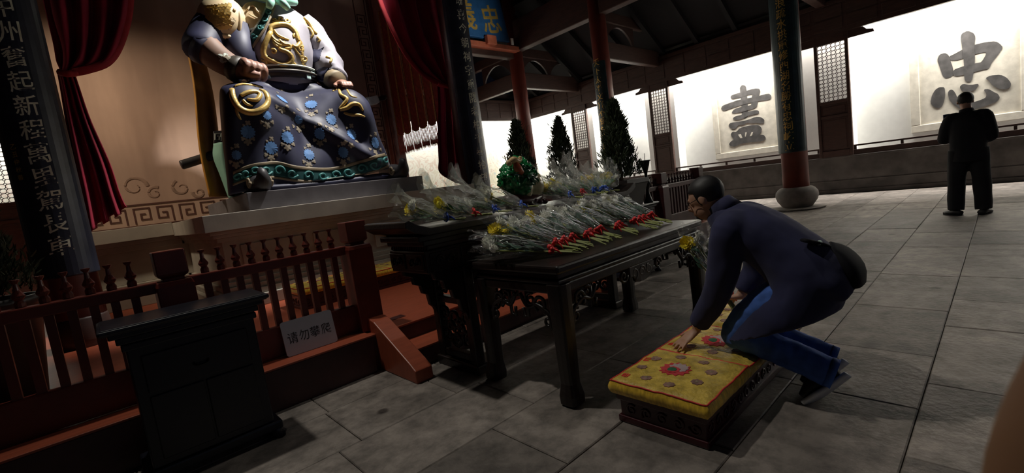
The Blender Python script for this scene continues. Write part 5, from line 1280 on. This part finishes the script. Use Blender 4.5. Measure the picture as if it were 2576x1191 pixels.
for sx, kx, ax_, fx in ((-1, 2.505, 2.555, 0), (1, 2.665, 2.72, .04)):
    hip = V((2.585+sx*.085, .67, .60)); kn = V((kx, 1.03, .325)); an = V((ax_, .60+fx, .165))
    mb.loft(curve([hip, hip.lerp(kn, .5)+V((0, .02, .03)), kn], 10), curve1([.085, .075, .055], 10), seg=12); mb.loft([kn, kn.lerp(an, .4), an], [.052, .05, .036], seg=12)
    legs.append((hip, kn, an))
body, bmb = mb.fused('body', M['skin'], km, .0075, 2)
# hair
hm = MB().ball(P(0, -.020, .036), (.086*k, .100*k, .092*k), 26, 18, R, .04, 5)
cut = []
f_, u_ = HF.normalized(), (HU-HF.normalized()*HU.dot(HF.normalized())).normalized()
def hairmap(p):
    q = p-HD; y, z = q.dot(f_), q.dot(u_)
    if z < .055 and y > .02+(.055-z)*-.35: return p-f_*(y-.02)*.75-u_*0
    if z < -.05: return p+u_*(-.05-z)*.8
    return p
hm.map(hairmap).build('hair', M['hair'], km, smooth=True)
gl = MB()
for q in (-1, 1):
    gl.loft([P(q*.034+.02*math.cos(t*PI/6), .092, .006+.016*math.sin(t*PI/6)) for t in range(13)], .0018, seg=5); gl.loft([P(q*.056, .090, .01), P(q*.078, .02, .012)], .002, seg=5)
gl.loft([P(-.013, .096, .01), P(.013, .096, .01)], .002, seg=5).build('glasses', M['bronze'], km)
# coat
cm = MB().loft(curve([(2.57, .84, .385), (2.575, .76, .52), (2.585, .70, .66), (2.595, .82, .80), (2.60, .96, .905), (2.61, 1.06, .965), (2.612, 1.105, 1.005)], 26), curve1([.235, .225, .21, .195, .21, .135, .085], 26), curve1([.31, .25, .185, .15, .145, .115, .085], 26), side=X3, seg=24,
               dirs=[V((0, a, b)) for a, b in zip(curve1([.36, .30, .40, .72, .72, .6, .5], 26), curve1([.92, .95, .92, .7, .7, .75, .85], 26))])
cm.loft(curve([(2.50, .98, .92), SL+V((0, 0, -.01)), EL, WL.lerp(EL, .1)], 18), curve1([.105, .092, .074, .058], 18), seg=16)
cm.loft(curve([(2.70, .98, .92), SR, ER, WR.lerp(ER, .15)], 18), curve1([.115, .105, .085, .062], 18), seg=16)
cm.loft(curve([(2.58, .66, .70), (2.585, .58, .64), (2.59, .515, .58)], 10), curve1([.19, .18, .13], 10), curve1([.10, .08, .04], 10), side=X3, seg=16)
cm.fused('coat', M['coat_navy'], km, .012, 5, lambda p: .009*noise.noise(V((p.x*6, p.y*4+p.z*3, p.z*5)))+.004*noise.noise(p*15))
MB().loft([(2.60, 1.045, .985), (2.61, 1.085, 1.015), (2.612, 1.11, 1.045)], [.088, .080, .074], [.082, .078, .072], side=X3, seg=20).build('collar', M['coat_navy'], km, smooth=True)
jm = MB()
for hip, kn, an in legs:
    jm.loft(curve([hip, hip.lerp(kn, .5)+V((0, .03, .03)), kn+V((0, .01, -.005))], 12), curve1([.115, .10, .082], 12), seg=14); jm.ball(kn, .084, 12, 9)
    jm.loft(curve([kn, kn.lerp(an, .5)+V((0, 0, .008)), an], 12), curve1([.080, .078, .076], 12), seg=14)
jm.fused('jeans', M['jeans_blue'], km, .010, 3, lambda p: .006*noise.noise(V((p.x*9, p.y*22, p.z*9)))+.004*noise.noise(p*30))
for i, (hip, kn, an) in enumerate(legs):
    d = (an-kn).normalized(); MB().loft([an-d*.025, an+d*.008], [.079, .079], seg=18).build('jeans_cuff', M['jeans_blue'], km, smooth=True)
    toe = V((an.x-.055, an.y+.11, .022)); heel = an+V((.01, -.035, .0))
    ax = (toe-heel).normalized(); upv = V((.30, .62, .45)); sole_n = (upv-ax*upv.dot(ax)).normalized()
    sm = MB().loft(curve([heel+sole_n*.03, heel.lerp(toe, .3)+sole_n*.045, heel.lerp(toe, .65)+sole_n*.035, toe+sole_n*.02], 14), curve1([.040, .044, .048, .030], 14), curve1([.045, .052, .042, .024], 14), side=ax.cross(sole_n), seg=14)
    sm.build('shoe', M['shoe_black'], km, smooth=True)
    MB().loft(curve([heel-ax*.02-sole_n*.012, heel.lerp(toe, .4)-sole_n*.014, heel.lerp(toe, .75)-sole_n*.010, toe+ax*.02-sole_n*.002], 14), curve1([.038, .042, .052, .03], 14), curve1([.014, .014, .014, .011], 14), side=ax.cross(sole_n), seg=14, power=.7).build('shoe_sole', M['sole_white'], km, smooth=True)
# shoulder bag behind his hip, bouquet in the far hand
bg = thing('shoulder_bag', 'black shoulder bag hanging behind the kneeling man', 'bag', (2.62, .5, .6))
MB().loft(curve([(2.60, .60, .80), (2.62, .55, .75), (2.63, .51, .68), (2.63, .50, .61)], 10), curve1([.05, .10, .11, .09], 10), curve1([.02, .035, .04, .03], 10), side=X3, seg=16, power=.6).build('pouch', M['bag_black'], bg, smooth=True)
MB().loft(curve([(2.45, .66, .86), (2.53, .62, .83), (2.60, .60, .80)], 8), .010, .025, seg=8).build('strap', M['bag_black'], bg, smooth=True)
MB().ball((2.52, .615, .835), (.02, .012, .012), 8, 6).build('buckle', M['jade'], bg, smooth=True)
bouquet(BQ[1], (2.89, 1.30, .525), V((.07, .16, .24)).to_track_quat('Y', 'Z').to_euler(), 'white and yellow bouquet held in the far hand of the kneeling man')

# --- man standing before the right wall, seen from behind
sm_ = thing('person', 'man in black suit seen from behind at the wall panel, holding up a phone', 'person', (9.3, .39, 0))
bx, by = 9.30, .39
HD2 = V((bx+.06, by+.02, 1.62)); HF2, HU2 = V((.93, .12, -.32)), V((.3, .0, .95))
mb = MB(); P, R, k = head(mb, HD2, HF2, HU2, .115)
mb.loft([(bx, by, 1.42), (bx+.03, by+.01, 1.52), HD2], [.07, .06, .055], seg=12)
mb.loft(curve([(bx-.01, by, .92), (bx-.01, by, 1.1), (bx-.01, by, 1.3), (bx, by, 1.42)], 12), curve1([.11, .12, .12, .09], 12), curve1([.16, .15, .18, .13], 12), side=X3, seg=16)
S1, E1, W1 = V((bx, by+.165, 1.38)), V((bx+.06, by+.245, 1.12)), V((bx+.27, by+.20, 1.26))
S2, E2, W2 = V((bx, by-.165, 1.38)), V((bx+.02, by-.22, 1.10)), V((bx+.24, by-.09, 1.16))
for S, E_, W_ in ((S1, E1, W1), (S2, E2, W2)): mb.loft(curve([S, E_, W_], 10), curve1([.05, .042, .03], 10), seg=10)
hand(mb, W1, (.35, .15, .9), (.2, .9, -.1), .18, .5, 1, .05); hand(mb, W2, (.7, .5, .3), (.1, -.9, .3), .18, .6, -1, .05)
L2 = []
for s, fy in ((1, .135), (-1, -.135)):
    hip, kn, an = V((bx-.01, by+s*.09, .93)), V((bx+.01, by+fy*.95, .5)), V((bx-.02, by+fy*1.05, .09)); L2.append((hip, kn, an))
    mb.loft([hip, kn, an], [.085, .055, .038], seg=12)
mb.fused('body', M['skin'], sm_, .009, 2)
MB().ball(P(0, -.022, .034), (.087*k, .100*k, .094*k), 24, 16, R, .04, 5).map(lambda p: p if (p-HD2).dot(HF2.normalized()) < .045 or (p-HD2).z > .05 else p-HF2.normalized()*.06).build('hair', M['hair'], sm_, smooth=True)
cm = MB().loft(curve([(bx-.01, by, .78), (bx-.015, by, .95), (bx-.015, by, 1.15), (bx-.01, by, 1.33), (bx, by, 1.43), (bx+.01, by, 1.48)], 20), curve1([.155, .155, .15, .145, .11, .075], 20), curve1([.20, .195, .19, .20, .145, .085], 20), side=X3, seg=24)
for S, E_, W_ in ((S1, E1, W1), (S2, E2, W2)):
    cm.loft(curve([S.lerp(V((bx, by, 1.36)), .4), S, E_, W_.lerp(E_, .12)], 16), curve1([.10, .095, .085, .06], 16), seg=14)
cm.fused('jacket', M['suit_black'], sm_, .013, 4, lambda p: .007*noise.noise(V((p.x*6, p.y*6, p.z*5))))
MB().loft([(bx+.015, by+.005, 1.455), (bx+.025, by+.01, 1.51)], [.085, .075], seg=18).build('collar', M['suit_black'], sm_, smooth=True)
tm = MB()
for hip, kn, an in L2: tm.loft(curve([hip+V((0, 0, .02)), kn, an+V((0, 0, -.015))], 14), curve1([.125, .10, .092], 14), seg=16)
tm.ball((bx-.01, by, .88), (.135, .19, .14), 16, 12)
tm.fused('trousers', M['suit_black'], sm_, .012, 4, lambda p: .008*noise.noise(V((p.x*8, p.y*8, p.z*6))))
for i, (hip, kn, an) in enumerate(L2):
    yaw = .75 if i == 0 else -.35; d = V((math.cos(yaw), math.sin(yaw), 0)); c = V((an.x, an.y, 0))
    MB().loft([c-d*.08+Z3*.04, c+d*.02+Z3*.05, c+d*.12+Z3*.035, c+d*.19+Z3*.025], [.038, .045, .05, .03], [.036, .045, .032, .02], side=d.cross(Z3), seg=14).build('shoe', M['shoe_black'], sm_, smooth=True)
    MB().loft([c-d*.085+Z3*.008, c+d*.05+Z3*.008, c+d*.19+Z3*.008], [.038, .05, .03], [.008]*3, side=d.cross(Z3), seg=14).build('shoe_sole', M['bag_black'], sm_, smooth=True)
ph = MB().obox((bx+.33, by+.235, 1.415), (.012, .075, .15), Euler((0, .2, .15)).to_matrix()); tag(ph.build('phone', M['phone_blue'], bevel=.006, loc=(bx+.33, by+.235, 1.34)), 'dark blue phone raised in the left hand of the standing man', 'phone')

# --- photographer's fingertip at the very edge of the lens
fg = thing('photographer_hand', 'blurred brown finger of the photographer at the right edge', 'hand', EYE+_f*.05+_r*.09-_u*.06)
def C3(x, y, z): return EYE+_r*x-_u*y+_f*z
mb = MB()
mb.loft(curve([C3(.0635, .000, .045), C3(.0620, .014, .0465), C3(.0610, .032, .049), C3(.066, .055, .048), C3(.077, .09, .035)], 24), curve1([.0045, .0085, .0098, .0098, .0115], 24), curve1([.0035, .0068, .008, .0085, .010], 24), seg=16)
for k in range(3):
    mb.loft(curve([C3(.085+.004*k, .02+.02*k, -.005-.012*k), C3(.098, .04+.014*k, -.012-.01*k), C3(.095, .085+.004*k, .006-.012*k)], 14), curve1([.007, .009, .010], 14), seg=12)
mb.loft(curve([C3(.082, .085, .036), C3(.092, .112, .012), C3(.095, .15, -.02)], 14), curve1([.02, .033, .028], 14), curve1([.014, .02, .022], 14), seg=16)
mb.loft(curve([C3(.07, .13, .02), C3(.045, .115, .0), C3(.035, .10, -.01)], 10), curve1([.013, .011, .008], 10), seg=12)
mb.fused('hand_skin', M['skin_shaded'], fg, .0022, 3)
